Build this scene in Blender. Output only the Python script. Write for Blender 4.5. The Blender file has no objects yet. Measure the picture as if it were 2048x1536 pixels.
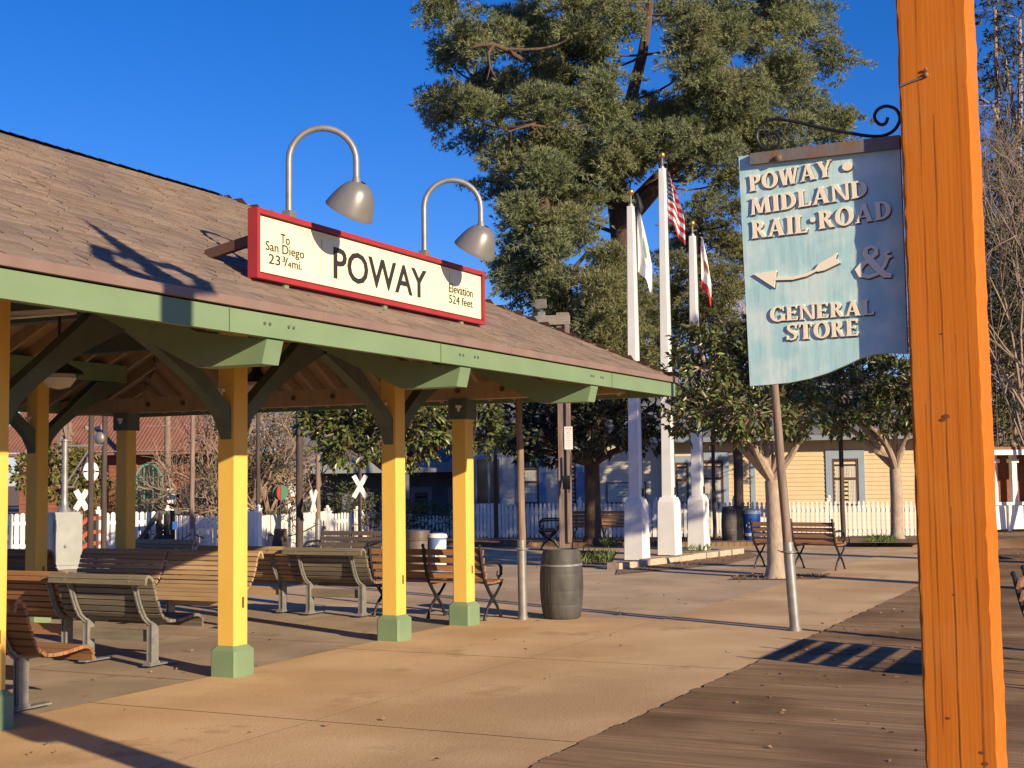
import bpy, math, random
import numpy as np
from mathutils import Vector, Matrix

SC = bpy.context.scene
COL = SC.collection
rnd = random.Random(7)
NP = np.random.default_rng(11)
PI = math.pi

# ------------------------------------------------------------------ camera
F_PX, EYE = 2700.0, 1.65                  # focal length in photo pixels (2048 wide), eye height
HEAD, PITCH, ROLL = math.radians(26.0), math.radians(3.95), -0.012
cam = bpy.data.cameras.new('camera')
cam_o = bpy.data.objects.new('camera', cam)
COL.objects.link(cam_o)
cam.sensor_width = 36.0
cam.lens = 36.0 * F_PX / 2048.0
cam.clip_end = 2000
ROT = Matrix.Rotation(HEAD, 3, 'Z') @ Matrix.Rotation(PI / 2 + PITCH, 3, 'X') @ Matrix.Rotation(ROLL, 3, 'Z')
cam_o.matrix_world = Matrix.Translation((0, 0, EYE)) @ ROT.to_4x4()
SC.camera = cam_o

# ------------------------------------------------------------------ sky, sun, exposure
SUN_H, SUN_EL = (0.9165, -0.400), math.radians(18.0)
w = bpy.data.worlds.new('World'); SC.world = w; w.use_nodes = True
nt = w.node_tree; bg = nt.nodes['Background']
sky = nt.nodes.new('ShaderNodeTexSky'); sky.sky_type = 'NISHITA'
sky.sun_disc = False; sky.sun_elevation = SUN_EL
sky.sun_rotation = math.atan2(SUN_H[0], SUN_H[1])
sky.altitude = 300; sky.air_density = 1.0; sky.dust_density = 0.15; sky.ozone_density = 4.0
hs = nt.nodes.new('ShaderNodeHueSaturation'); hs.inputs['Saturation'].default_value = 1.3
tint = nt.nodes.new('ShaderNodeMix'); tint.data_type = 'RGBA'; tint.blend_type = 'MULTIPLY'; tint.inputs['Factor'].default_value = 1.0
tint.inputs['B'].default_value = (.95, .95, 1.42, 1)
nt.links.new(sky.outputs[0], hs.inputs['Color']); nt.links.new(hs.outputs[0], tint.inputs['A']); nt.links.new(tint.outputs['Result'], bg.inputs[0])
bg.inputs[1].default_value = 0.068
sun = bpy.data.lights.new('sun', 'SUN'); sun.energy = 5.0; sun.angle = math.radians(0.5); sun.color = (1.0, 0.80, 0.52)
sun_o = bpy.data.objects.new('sun', sun); COL.objects.link(sun_o)
sd = Vector((SUN_H[0] * math.cos(SUN_EL), SUN_H[1] * math.cos(SUN_EL), math.sin(SUN_EL)))
sun_o.rotation_euler = sd.to_track_quat('Z', 'Y').to_euler()
sun_o.location = sd * 60
SC.view_settings.view_transform = 'Standard'; SC.view_settings.look = 'None'
SC.view_settings.exposure = 0.6; SC.view_settings.gamma = 1.0

# ------------------------------------------------------------------ where things stand: measured from the photo, then built at real size
def ray(px, py): return ROT @ Vector(((px - 1024) / F_PX, -(py - 768) / F_PX, -1.0))
C0 = Vector((0, 0, EYE))
def g(px, py, z=0.0):
    d = ray(px, py); return C0 + d * ((z - EYE) / d.z)
def onX(px, py, X):
    d = ray(px, py); return C0 + d * (X / d.x)
def onY(px, py, Y):
    d = ray(px, py); return C0 + d * (Y / d.y)
def at(px, py, depth): return C0 + ray(px, py) * depth
def onP(px, py, P, n):
    d = ray(px, py); return C0 + d * ((P - C0).dot(n) / d.dot(n))

# ------------------------------------------------------------------ materials
MATS = {}
def mat(name, col, rough=0.7, col2=None, scale=6.0, stretch=(1, 1, 1), bump=0.0, metal=0.0, island=0.0, spec=0.4, detail=6.0, back=None, contrast=(0.35, 0.65), trans=0.0, bscale=None, col3=None, scale3=0.8, c3=(.45, .62), speck=None):
    if name in MATS: return MATS[name]
    m = bpy.data.materials.new(name); m.use_nodes = True
    t = m.node_tree; b = t.nodes['Principled BSDF']; L = t.links.new
    b.inputs['Roughness'].default_value = rough; b.inputs['Metallic'].default_value = metal
    b.inputs['Specular IOR Level'].default_value = spec
    col = tuple(col) + (1,); out = None
    tc = t.nodes.new('ShaderNodeTexCoord'); mp = t.nodes.new('ShaderNodeMapping')
    mp.inputs['Scale'].default_value = stretch; L(tc.outputs['Object'], mp.inputs[0])
    if col2:
        n = t.nodes.new('ShaderNodeTexNoise'); n.inputs['Scale'].default_value = scale; n.inputs['Detail'].default_value = detail
        L(mp.outputs[0], n.inputs['Vector'])
        r = t.nodes.new('ShaderNodeValToRGB'); r.color_ramp.elements[0].position = contrast[0]; r.color_ramp.elements[1].position = contrast[1]
        r.color_ramp.elements[0].color = col; r.color_ramp.elements[1].color = tuple(col2) + (1,)
        L(n.outputs[0], r.inputs[0]); out = r.outputs[0]
    else:
        c = t.nodes.new('ShaderNodeRGB'); c.outputs[0].default_value = col; out = c.outputs[0]
    if col3:
        n3 = t.nodes.new('ShaderNodeTexNoise'); n3.inputs['Scale'].default_value = scale3; n3.inputs['Detail'].default_value = 4
        L(tc.outputs['Object'], n3.inputs['Vector'])
        r3 = t.nodes.new('ShaderNodeValToRGB'); r3.color_ramp.elements[0].position = c3[0]; r3.color_ramp.elements[1].position = c3[1]
        L(n3.outputs[0], r3.inputs[0])
        mx3 = t.nodes.new('ShaderNodeMix'); mx3.data_type = 'RGBA'
        L(r3.outputs[0], mx3.inputs['Factor']); L(out, mx3.inputs['A']); mx3.inputs['B'].default_value = tuple(col3) + (1,)
        out = mx3.outputs['Result']
    if speck:                                       # spots and blotches of dirt, each with its own outline
        for sc_, th, cs in speck:
            n4 = t.nodes.new('ShaderNodeTexNoise'); n4.inputs['Scale'].default_value = sc_; n4.inputs['Detail'].default_value = 5; n4.inputs['Roughness'].default_value = .65
            L(tc.outputs['Object'], n4.inputs['Vector'])
            r4 = t.nodes.new('ShaderNodeValToRGB'); r4.color_ramp.elements[0].position = th; r4.color_ramp.elements[1].position = th + .07
            L(n4.outputs[0], r4.inputs[0]); m4 = t.nodes.new('ShaderNodeMix'); m4.data_type = 'RGBA'
            L(r4.outputs[0], m4.inputs['Factor']); L(out, m4.inputs['A']); m4.inputs['B'].default_value = tuple(cs) + (1,); out = m4.outputs['Result']
    if island > 0:
        ge = t.nodes.new('ShaderNodeNewGeometry'); mr = t.nodes.new('ShaderNodeMapRange')
        mr.inputs['To Min'].default_value = 1 - island; mr.inputs['To Max'].default_value = 1 + island
        L(ge.outputs['Random Per Island'], mr.inputs['Value'])
        h = t.nodes.new('ShaderNodeHueSaturation'); L(out, h.inputs['Color']); L(mr.outputs[0], h.inputs['Value']); out = h.outputs[0]
    if back:
        ge2 = t.nodes.new('ShaderNodeNewGeometry'); mx = t.nodes.new('ShaderNodeMix'); mx.data_type = 'RGBA'
        L(ge2.outputs['Backfacing'], mx.inputs['Factor']); L(out, mx.inputs['A']); mx.inputs['B'].default_value = tuple(back) + (1,); out = mx.outputs['Result']
    L(out, b.inputs['Base Color'])
    if bump > 0:
        n2 = t.nodes.new('ShaderNodeTexNoise'); n2.inputs['Scale'].default_value = bscale or scale * 2; n2.inputs['Detail'].default_value = 8
        L(mp.outputs[0], n2.inputs['Vector'])
        bm_ = t.nodes.new('ShaderNodeBump'); bm_.inputs['Strength'].default_value = bump; bm_.inputs['Distance'].default_value = 0.02
        L(n2.outputs[0], bm_.inputs['Height']); L(bm_.outputs[0], b.inputs['Normal'])
    if trans > 0:
        tr = t.nodes.new('ShaderNodeBsdfTranslucent'); L(out, tr.inputs[0])
        ms = t.nodes.new('ShaderNodeMixShader'); ms.inputs[0].default_value = trans
        o = t.nodes['Material Output']; L(b.outputs[0], ms.inputs[1]); L(tr.outputs[0], ms.inputs[2]); L(ms.outputs[0], o.inputs[0])
    MATS[name] = m
    return m

M_concrete = mat('concrete', (.47, .335, .20), .92, (.59, .43, .27), 1.3, bump=.25, bscale=60, col3=(.39, .28, .18), scale3=.5, speck=((2.3, .60, (.37, .27, .18)), (9, .66, (.34, .25, .17)), (40, .70, (.22, .16, .11))))
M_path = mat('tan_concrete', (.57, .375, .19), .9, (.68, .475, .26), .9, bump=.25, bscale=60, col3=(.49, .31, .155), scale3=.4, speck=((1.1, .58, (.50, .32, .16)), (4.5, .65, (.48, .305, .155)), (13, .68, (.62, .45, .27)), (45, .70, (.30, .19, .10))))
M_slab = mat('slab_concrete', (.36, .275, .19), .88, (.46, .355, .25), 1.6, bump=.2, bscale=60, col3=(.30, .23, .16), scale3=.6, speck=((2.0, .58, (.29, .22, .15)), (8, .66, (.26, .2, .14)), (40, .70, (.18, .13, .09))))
M_soil = mat('soil', (.16, .10, .06), .95, (.26, .17, .10), 3, bump=.5)
M_plank = mat('boardwalk_wood', (.225, .145, .08), .95, (.345, .23, .14), 4, stretch=(.25, 7, 1), bump=.35, spec=.08, speck=((5, .68, (.17, .11, .065)), (30, .7, (.10, .065, .04))), island=.16, col3=(.17, .105, .06), scale3=.7)
M_yellow = mat('yellow_paint', (.78, .50, .115), .55, (.74, .465, .10), 3, stretch=(1, 1, .3), bump=.06, bscale=30, spec=.25, speck=((7, .69, (.66, .41, .10)), (30, .73, (.42, .27, .09))))
M_green = mat('green_paint', (.165, .245, .142), .6, (.185, .268, .157), 5, stretch=(1, .4, 1), bump=.06, spec=.25, speck=((6, .67, (.15, .22, .132)), (34, .73, (.13, .16, .10))))
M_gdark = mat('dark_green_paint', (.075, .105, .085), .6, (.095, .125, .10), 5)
M_brace = mat('shade_darkened_green', (.075, .10, .082), .6, (.092, .12, .098), 5)  # shelter green, darkened in the colour so the braces look deeply shaded
M_tanwood = mat('tan_painted_boards', (.36, .245, .14), .75, (.42, .29, .17), 3, stretch=(4, .4, 1))
M_shingle = mat('asphalt_shingle', (.225, .168, .13), .95, (.275, .205, .158), 30, bump=.3, island=.17, col3=(.21, .162, .135), scale3=1.2, spec=.15)
M_drip = mat('brown_drip_edge', (.21, .14, .12), .5, (.25, .17, .14), 4)
M_red = mat('red_sign_paint', (.36, .032, .036), .5, (.31, .028, .032), 6)
M_cream = mat('cream_sign_paint', (.88, .80, .52), .5, (.90, .83, .56), 3)
M_black = mat('black_lettering', (.03, .028, .03), .5)
M_gmetal = mat('galvanised_metal', (.23, .225, .22), .45, (.31, .305, .295), 9, metal=.45)
M_shade = mat('grey_enamel', (.20, .195, .192), .36, (.225, .22, .215), 5, metal=.3)
M_blue = mat('weathered_blue_board', (.345, .58, .64), .75, (.41, .64, .68), 5, stretch=(3, 3, .5), bump=.12, col3=(.55, .71, .72), scale3=9)
M_letter = mat('raised_cream_letters', (.84, .77, .62), .6)
M_lshadow = mat('brown_letter_shadow', (.09, .075, .075), .7)
M_rust = mat('rusty_steel', (.19, .17, .16), .65, (.24, .125, .07), 14, contrast=(.48, .66), metal=.25, bump=.15)
M_iron = mat('black_iron', (.022, .023, .026), .45, metal=.3)
M_white = mat('white_paint', (.80, .79, .76), .55, (.74, .73, .70), 4)
M_gold = mat('gilded_ball', (.85, .52, .13), .25, metal=.9)
M_brownslat = mat('brown_slats', (.24, .12, .055), .6, (.31, .16, .075), 6, stretch=(.4, 5, 5), island=.22, bump=.08)
M_tanslat = mat('tan_slats', (.36, .24, .135), .65, (.44, .30, .175), 6, stretch=(.4, 5, 5), island=.18, bump=.08)
M_greyslat = mat('grey_weathered_slats', (.145, .125, .095), .75, (.21, .185, .14), 6, stretch=(.4, 5, 5), island=.2, bump=.1)
M_benchmetal = mat('grey_bench_metal', (.20, .20, .19), .5, (.28, .275, .26), 12, metal=.3)
M_pole = mat('weathered_timber', (.165, .12, .095), .88, (.27, .20, .16), 5, stretch=(6, 6, .5), bump=.3)
M_darkpole = mat('dark_timber', (.055, .04, .036), .85, (.09, .065, .055), 5, stretch=(6, 6, .5), bump=.3)
M_barrel = mat('grey_barrel_plastic', (.045, .044, .043), .65, (.08, .077, .073), 5, stretch=(2, 2, .7), bump=.1)
M_blackp = mat('black_plastic', (.03, .03, .033), .5)
M_bluep = mat('blue_plastic', (.03, .12, .45), .4)
M_cab = mat('grey_cabinet', (.25, .265, .26), .45, (.30, .315, .31), 4)
M_barkm = mat('pale_bark', (.30, .235, .18), .9, (.40, .32, .25), 9, stretch=(2, 2, .8), bump=.35)
M_bark = mat('pine_bark', (.075, .05, .037), .95, (.13, .085, .06), 5, stretch=(3, 3, .6), bump=.6)
M_twig = mat('bare_twigs', (.22, .155, .115), .9, (.31, .23, .175), 3)
M_twigp = mat('pale_twigs', (.36, .29, .24), .9, (.46, .38, .31), 3)
M_twigm = mat('winter_twigs', (.25, .19, .145), .9, (.34, .265, .205), 3)
M_pine = mat('pine_needles', (.18, .222, .112), .6, (.27, .29, .145), .55, island=.3, trans=.3)
M_pine2 = mat('olive_pine_needles', (.19, .205, .09), .6, (.265, .265, .12), .5, island=.3, trans=.3)
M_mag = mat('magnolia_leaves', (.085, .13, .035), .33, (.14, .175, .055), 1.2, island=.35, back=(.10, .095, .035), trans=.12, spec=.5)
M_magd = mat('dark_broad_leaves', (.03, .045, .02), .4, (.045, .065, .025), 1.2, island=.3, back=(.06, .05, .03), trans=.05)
M_shrub = mat('shrub_leaves', (.06, .085, .025), .6, (.13, .12, .035), .9, island=.4, trans=.15)
M_dshrub = mat('dusty_leaves', (.055, .06, .032), .7, (.10, .10, .055), .9, island=.4, trans=.15)
M_grass = mat('grass_blades', (.10, .16, .035), .7, (.16, .20, .06), 2, island=.3, trans=.2)
M_litter = mat('dry_leaves', (.13, .075, .04), .85, (.26, .16, .085), 8, island=.4)
M_orange = mat('orange_stained_post', (.47, .135, .015), .75, (.53, .158, .018), 3, stretch=(12, 12, .4), bump=.07, bscale=10, spec=.12, col3=(.50, .165, .03), scale3=3.0, c3=(.52, .7), speck=((5, .69, (.36, .19, .085)), (26, .72, (.33, .12, .03))))
M_crack = mat('dark_wood_crack', (.15, .05, .014), .9)
M_yellowh = mat('cream_yellow_siding', (.62, .475, .285), .7, (.67, .52, .32), 3)
M_whiteh = mat('white_siding', (.60, .55, .46), .7, (.66, .61, .52), 3)
M_bluetrim = mat('blue_grey_trim', (.25, .32, .40), .6, (.28, .35, .43), 4)
M_bluetrim2 = mat('blue_trim', (.13, .22, .40), .6)
M_glass = mat('dark_glass', (.02, .022, .025), .08, spec=.6)
M_curtain = mat('lace_curtain', (.62, .62, .58), .9, (.36, .36, .34), 14, stretch=(3, 3, .02))
M_brownfr = mat('brown_sash', (.10, .05, .035), .6)
M_roofgrey = mat('grey_roof', (.13, .14, .155), .9, (.18, .19, .20), 12, island=.2)
M_redwall = mat('red_brick', (.20, .075, .045), .9, (.27, .10, .06), 9)
M_redroof = mat('red_metal_roof', (.20, .088, .058), .75, (.25, .112, .075), 2.5)
M_tealframe = mat('teal_window_frame', (.12, .28, .22), .6)
M_shedw = mat('tan_plank_siding', (.42, .30, .17), .85, (.50, .36, .22), 4, stretch=(5, 5, .4))
M_darkwall = mat('slate_siding', (.10, .115, .145), .8, (.13, .145, .18), 3)
M_fasciag = mat('grey_fascia', (.22, .25, .29), .7)
M_redsig = mat('red_enamel', (.45, .05, .04), .5)
M_greensig = mat('green_enamel', (.07, .20, .12), .5)
M_stone = mat('pale_stone', (.42, .33, .24), .9, (.52, .42, .31), 6, bump=.4)
M_flagb = mat('flag_blue', (.03, .05, .16), .8)
M_flagr = mat('flag_red', (.52, .03, .04), .8)
M_flagw = mat('flag_white', (.78, .77, .76), .8)
M_flaglb = mat('flag_lilac', (.42, .45, .62), .8)
M_flagg = mat('flag_green', (.18, .36, .16), .8)
M_bear = mat('flag_brown', (.20, .07, .05), .8)
M_signtxt = mat('red_print', (.45, .12, .09), .7)
M_pinkred = mat('stair_red', (.42, .10, .06), .7)

# ------------------------------------------------------------------ mesh builder
class MB:
    def __init__(s): s.v = []; s.f = []; s.mi = []
    def add(s, vs, fs, mi=0):
        o = len(s.v); s.v += [tuple(v) for v in vs]; s.f += [tuple(i + o for i in f) for f in fs]; s.mi += [mi] * len(fs); return s
    def box(s, c, size, R=None, mi=0):
        hx, hy, hz = size[0] / 2, size[1] / 2, size[2] / 2; c = Vector(c)
        vs = []
        for sx, sy, sz in ((-1, -1, -1), (1, -1, -1), (1, 1, -1), (-1, 1, -1), (-1, -1, 1), (1, -1, 1), (1, 1, 1), (-1, 1, 1)):
            p = Vector((sx * hx, sy * hy, sz * hz)); vs.append(c + (R @ p if R else p))
        return s.add(vs, [(0, 3, 2, 1), (4, 5, 6, 7), (0, 1, 5, 4), (1, 2, 6, 5), (2, 3, 7, 6), (3, 0, 4, 7)], mi)
    def bx(s, x0, x1, y0, y1, z0, z1, mi=0):
        return s.box(((x0 + x1) / 2, (y0 + y1) / 2, (z0 + z1) / 2), (abs(x1 - x0), abs(y1 - y0), abs(z1 - z0)), None, mi)
    def bar(s, p, q, a, b, up=(0, 0, 1), mi=0):
        p = Vector(p); q = Vector(q); d = (q - p); L = d.length; d.normalize(); u = Vector(up)
        if abs(d.dot(u)) > .99: u = Vector((1, 0, 0))
        x = d.cross(u).normalized(); z = x.cross(d).normalized()
        R = Matrix((x, d, z)).transposed()
        return s.box((p + q) / 2, (a, L, b), R, mi)
    def cbox(s, cx, cy, z0, z1, w_, ch, wt=None, mi=0, d_=None):   # chamfered square post, tapering to wt
        wt = wt or w_; rings = []
        for z, ww in ((z0, w_), (z1, wt)):
            h = ww / 2
            rings.append([(cx + x, cy + y, z) for x, y in ((-h + ch, -h), (h - ch, -h), (h, -h + ch), (h, h - ch), (h - ch, h), (-h + ch, h), (-h, h - ch), (-h, -h + ch))])
        fs = [(i, (i + 1) % 8, 8 + (i + 1) % 8, 8 + i) for i in range(8)] + [tuple(range(7, -1, -1)), tuple(range(8, 16))]
        return s.add(rings[0] + rings[1], fs, mi)
    def tube(s, pts, rad, n=8, cap=True, mi=0):
        pts = [Vector(p) for p in pts]; N = len(pts)
        if not hasattr(rad, '__len__'): rad = [rad] * N
        vs = []; nx = None
        for i, p in enumerate(pts):
            d = (pts[min(i + 1, N - 1)] - pts[max(i - 1, 0)])
            if d.length < 1e-9: d = Vector((0, 0, 1))
            d.normalize()
            if nx is None: nx = d.orthogonal().normalized()
            nx = (nx - d * nx.dot(d))
            if nx.length < 1e-6: nx = d.orthogonal()
            nx.normalize(); ny = d.cross(nx)
            for k in range(n):
                a = 2 * PI * k / n; vs.append(p + (nx * math.cos(a) + ny * math.sin(a)) * rad[i])
        fs = [(i * n + k, i * n + (k + 1) % n, (i + 1) * n + (k + 1) % n, (i + 1) * n + k) for i in range(N - 1) for k in range(n)]
        if cap: fs += [tuple(range(n - 1, -1, -1)), tuple(range((N - 1) * n, N * n))]
        return s.add(vs, fs, mi)
    def lathe(s, prof, c=(0, 0, 0), n=24, R=None, mi=0, cap=True):
        c = Vector(c); vs = []
        for r, z in prof:
            for k in range(n):
                a = 2 * PI * k / n; p = Vector((r * math.cos(a), r * math.sin(a), z)); vs.append(c + (R @ p if R else p))
        N = len(prof)
        fs = [(i * n + k, i * n + (k + 1) % n, (i + 1) * n + (k + 1) % n, (i + 1) * n + k) for i in range(N - 1) for k in range(n)]
        if cap: fs += [tuple(range(n - 1, -1, -1)), tuple(range((N - 1) * n, N * n))]
        return s.add(vs, fs, mi)
    def prism(s, poly, O, U, V, t, mi=0):     # polygon in the plane (U,V) through O, from -t/2 to t/2 along U x V
        O, U, V = Vector(O), Vector(U), Vector(V); n = U.cross(V).normalized(); k = len(poly)
        a = [O + U * x + V * y + n * (t / 2) for x, y in poly]; b = [O + U * x + V * y - n * (t / 2) for x, y in poly]
        fs = [tuple(range(k)), tuple(range(2 * k - 1, k - 1, -1))] + [(i, k + i, k + (i + 1) % k, (i + 1) % k) for i in range(k)]
        return s.add(a + b, fs, mi)
    def ball(s, c, r, n=12, mi=0, sc=(1, 1, 1)):
        prof = [(max(1e-4, r * math.sin(PI * i / n)), -r * math.cos(PI * i / n)) for i in range(n + 1)]
        R = Matrix.Diagonal(sc); return s.lathe(prof, c, n * 2, R, mi, False)
    def build(s, name, mats, parent=None, smooth=False, flat=False):
        me = bpy.data.meshes.new(name)
        off = wloc(parent)
        vs = [(v[0] - off[0], v[1] - off[1], v[2] - off[2]) for v in s.v] if not flat else s.v
        me.from_pydata(vs, [], s.f)
        if not isinstance(mats, (list, tuple)): mats = [mats]
        for m in mats: me.materials.append(m)
        if len(mats) > 1: me.polygons.foreach_set('material_index', s.mi)
        if smooth:
            me.polygons.foreach_set('use_smooth', [True] * len(me.polygons))
            try: me.set_sharp_from_angle(angle=math.radians(38))
            except Exception: pass
        me.update()
        o = bpy.data.objects.new(name, me); COL.objects.link(o)
        if parent: o.parent = parent
        return o

def wloc(o):
    x = Vector((0, 0, 0))
    while o: x += o.location; o = o.parent
    return x
def tag(o, label=None, cat=None, group=None, kind=None):
    if label: o['label'] = label
    if cat: o['category'] = cat
    if group: o['group'] = group
    if kind: o['kind'] = kind
    return o
def thing(name, label, cat, loc=(0, 0, 0), group=None):
    o = bpy.data.objects.new(name, None); COL.objects.link(o); o.location = loc; o.empty_display_size = .2
    return tag(o, label, cat, group)
def dup(root, loc, rz=0.0, label=None, group=None):
    r = root.copy(); COL.objects.link(r); r.location = loc; r.rotation_euler = (0, 0, rz)
    if label: r['label'] = label
    if group: r['group'] = group
    for ch in list(root.children):
        c = ch.copy(); COL.objects.link(c); c.parent = r
        for q in list(ch.children):
            d = q.copy(); COL.objects.link(d); d.parent = c
    return r
def raw(name, V, Fc, nv, m, parent=None, smooth=False):      # numpy vertices, faces of nv corners each
    V = np.asarray(V, np.float32).reshape(-1, 3); off = wloc(parent); V = V - np.array(off, np.float32)
    Fc = np.asarray(Fc, np.int32).reshape(-1, nv); me = bpy.data.meshes.new(name)
    me.vertices.add(len(V)); me.vertices.foreach_set('co', V.ravel())
    me.loops.add(Fc.size); me.loops.foreach_set('vertex_index', Fc.ravel())
    me.polygons.add(len(Fc)); me.polygons.foreach_set('loop_start', np.arange(0, Fc.size, nv, dtype=np.int32))
    if smooth: me.polygons.foreach_set('use_smooth', np.ones(len(Fc), bool))
    me.materials.append(m); me.update(calc_edges=True); me.validate()
    o = bpy.data.objects.new(name, me); COL.objects.link(o)
    if parent: o.parent = parent
    return o
def join_arrays(parts, nv):
    Vs, Fs, o = [], [], 0
    for V, Fc in parts:
        Vs.append(V); Fs.append(Fc + o); o += len(V)
    return np.concatenate(Vs), np.concatenate(Fs)

def unit(a): return a / (np.linalg.norm(a, axis=-1, keepdims=True) + 1e-9)
def rdirs(n): return unit(NP.normal(size=(n, 3)))
def tufts(P, D, blades, length, width, spread=.9):            # needle tufts: thin triangles fanning out
    n = len(P); P = np.repeat(P, blades, 0); D = np.repeat(D, blades, 0)
    d = unit(D + NP.normal(size=P.shape) * spread * .6)
    L = length * NP.uniform(.6, 1.2, (len(P), 1)); s = unit(np.cross(d, NP.normal(size=P.shape))) * width / 2
    V = np.stack([P - s, P + s, P + d * L], 1).reshape(-1, 3)
    return V, np.arange(len(V)).reshape(-1, 3)
def leaves(P, D, length, width, fold=.25):                    # one folded leaf at each P pointing along D
    L = length * NP.uniform(.65, 1.2, (len(P), 1)); W = width * NP.uniform(.75, 1.2, (len(P), 1))
    s = unit(np.cross(D, NP.normal(size=P.shape))); n = np.cross(s, D)
    n *= np.where(n[:, 2:3] < 0, -1, 1)
    mid = P + D * L * .5
    V = np.stack([P, mid + s * W / 2 + n * W * fold, P + D * L - n * L * .08, mid - s * W / 2 + n * W * fold], 1).reshape(-1, 3)
    b = np.arange(len(P))[:, None] * 4
    up = np.cross(V[b[:, 0] + 1] - V[b[:, 0]], V[b[:, 0] + 2] - V[b[:, 0]])[:, 2] > 0
    f1 = np.where(up[:, None], np.concatenate([b, b + 1, b + 2], 1), np.concatenate([b, b + 2, b + 1], 1))
    f2 = np.where(up[:, None], np.concatenate([b, b + 2, b + 3], 1), np.concatenate([b, b + 3, b + 2], 1))
    return V, np.concatenate([f1, f2])
def branch(mb, p, d, L, r, depth, n=5, kink=.25, split=2, shrink=.72, up=.1, tips=None, seg=3):
    pts = [Vector(p)]; d = Vector(d).normalized()
    for i in range(seg):
        d = (d + Vector((rnd.gauss(0, kink), rnd.gauss(0, kink), rnd.gauss(0, kink) + up)) * .5).normalized()
        pts.append(pts[-1] + d * L / seg)
    r1 = r * .62
    mb.tube(pts, [r + (r1 - r) * i / seg for i in range(seg + 1)], n if depth > 1 else 3, False)
    if depth <= 0:
        if tips is not None: tips.append((pts[-1], d.copy()))
        return
    for k in range(split):
        a = d.orthogonal().normalized(); a.rotate(Matrix.Rotation(rnd.uniform(0, 2 * PI), 3, d))
        nd = (d + a * rnd.uniform(.45, .95)).normalized()
        branch(mb, pts[-1] if k < 2 else pts[rnd.randint(1, seg - 1)], nd, L * shrink * rnd.uniform(.8, 1.2), r1, depth - 1, n, kink, split, shrink, up, tips, seg)

# ================================================================== THE SETTING: ground
mb = MB(); mb.add([(-600, -400, -.03), (500, -400, -.03), (500, 900, -.03), (-600, 900, -.03)], [(0, 1, 2, 3)])
tag(mb.build('ground', M_soil), kind='structure')
mb = MB()
def rect(mb, x0, x1, y0, y1, z, nx=1, ny=1):
    for i in range(nx):
        for j in range(ny):
            a, b = x0 + (x1 - x0) * i / nx, x0 + (x1 - x0) * (i + 1) / nx; c, d = y0 + (y1 - y0) * j / ny, y0 + (y1 - y0) * (j + 1) / ny
            mb.add([(a, c, z), (b, c, z), (b, d, z), (a, d, z)], [(0, 1, 2, 3)])
rect(mb, -34, -3.2, -8, 32.6, 0)
tag(mb.build('pavement', M_concrete), kind='structure')
# slab under the shelter and the tan path outside it, each a sheet a few millimetres up, with saw-cut joints left open
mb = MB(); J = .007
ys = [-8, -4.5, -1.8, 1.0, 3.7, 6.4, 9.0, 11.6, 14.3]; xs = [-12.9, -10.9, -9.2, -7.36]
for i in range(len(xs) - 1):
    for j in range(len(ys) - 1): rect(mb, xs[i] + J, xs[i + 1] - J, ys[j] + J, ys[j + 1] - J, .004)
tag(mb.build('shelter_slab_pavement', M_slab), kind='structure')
mb = MB()
ys2 = [-8, -3, 0.5, 4.2, 7.8, 11.2, 14.7]
for j in range(len(ys2) - 1):
    rect(mb, -7.345, -5.35, ys2[j] + J, ys2[j + 1] - J, .008); rect(mb, -5.34, -3.40, ys2[j] + J, ys2[j + 1] - J, .008)
for a, b in ((14.7, 18.5), (18.5, 22.4), (22.4, 26.5), (26.5, 30.6)): rect(mb, -5.32, -3.40, a + J, b - J, .008)
yy = -8.0; edge = []
while yy < 30.6:                                              # ragged spill of concrete against the boardwalk
    edge.append((-3.37 + rnd.uniform(-.012, .02), yy)); yy += rnd.uniform(.05, .16)
for (x0, y0), (x1, y1) in zip(edge, edge[1:]): mb.add([(-3.40, y0, .008), (x0, y0, .008), (x1, y1, .008), (-3.40, y1, .008)], [(0, 1, 2, 3)])
tag(mb.build('path', M_path), kind='structure')
mb = MB(); yy = -3.0
while yy < 30.4:
    wd = .138 + rnd.uniform(-.004, .004); z = .016 + rnd.uniform(-.002, .0025); xs_ = -3.345 + rnd.uniform(-.02, .02)
    cuts = [xs_, -3.3 + rnd.uniform(1.6, 3.2), 3 + rnd.uniform(-.6, 1.4), 8.5]
    for a, b in zip(cuts, cuts[1:]): mb.bx(a, b - .004, yy, yy + wd - .010, -.02, z + rnd.uniform(-.001, .001))
    yy += wd
tag(mb.build('boardwalk', M_plank), kind='structure')
# raised crossing walk and kerb in front of the hotel
mb = MB(); P0 = g(1484, 1086); dH = Vector((.968, .25, 0)); nH = Vector((-.25, .968, 0))
def hp(u, w_, z=0.0): return P0 + dH * u + nH * w_ + Vector((0, 0, z))
def hbox(mb, u0, u1, w0, w1, z0, z1, mi=0):
    R = Matrix((dH, nH, Vector((0, 0, 1)))).transposed()
    return mb.box(hp((u0 + u1) / 2, (w0 + w1) / 2, (z0 + z1) / 2), (abs(u1 - u0), abs(w1 - w0), abs(z1 - z0)), R, mi)
u = -9.5
while u < 9: hbox(mb, u, u + .132, -1.5 + rnd.uniform(-.01, .01), 1.2, -.02, .095 + rnd.uniform(-.003, .003)); u += .14
tag(mb.build('hotel_boardwalk', M_plank), kind='structure')

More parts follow.
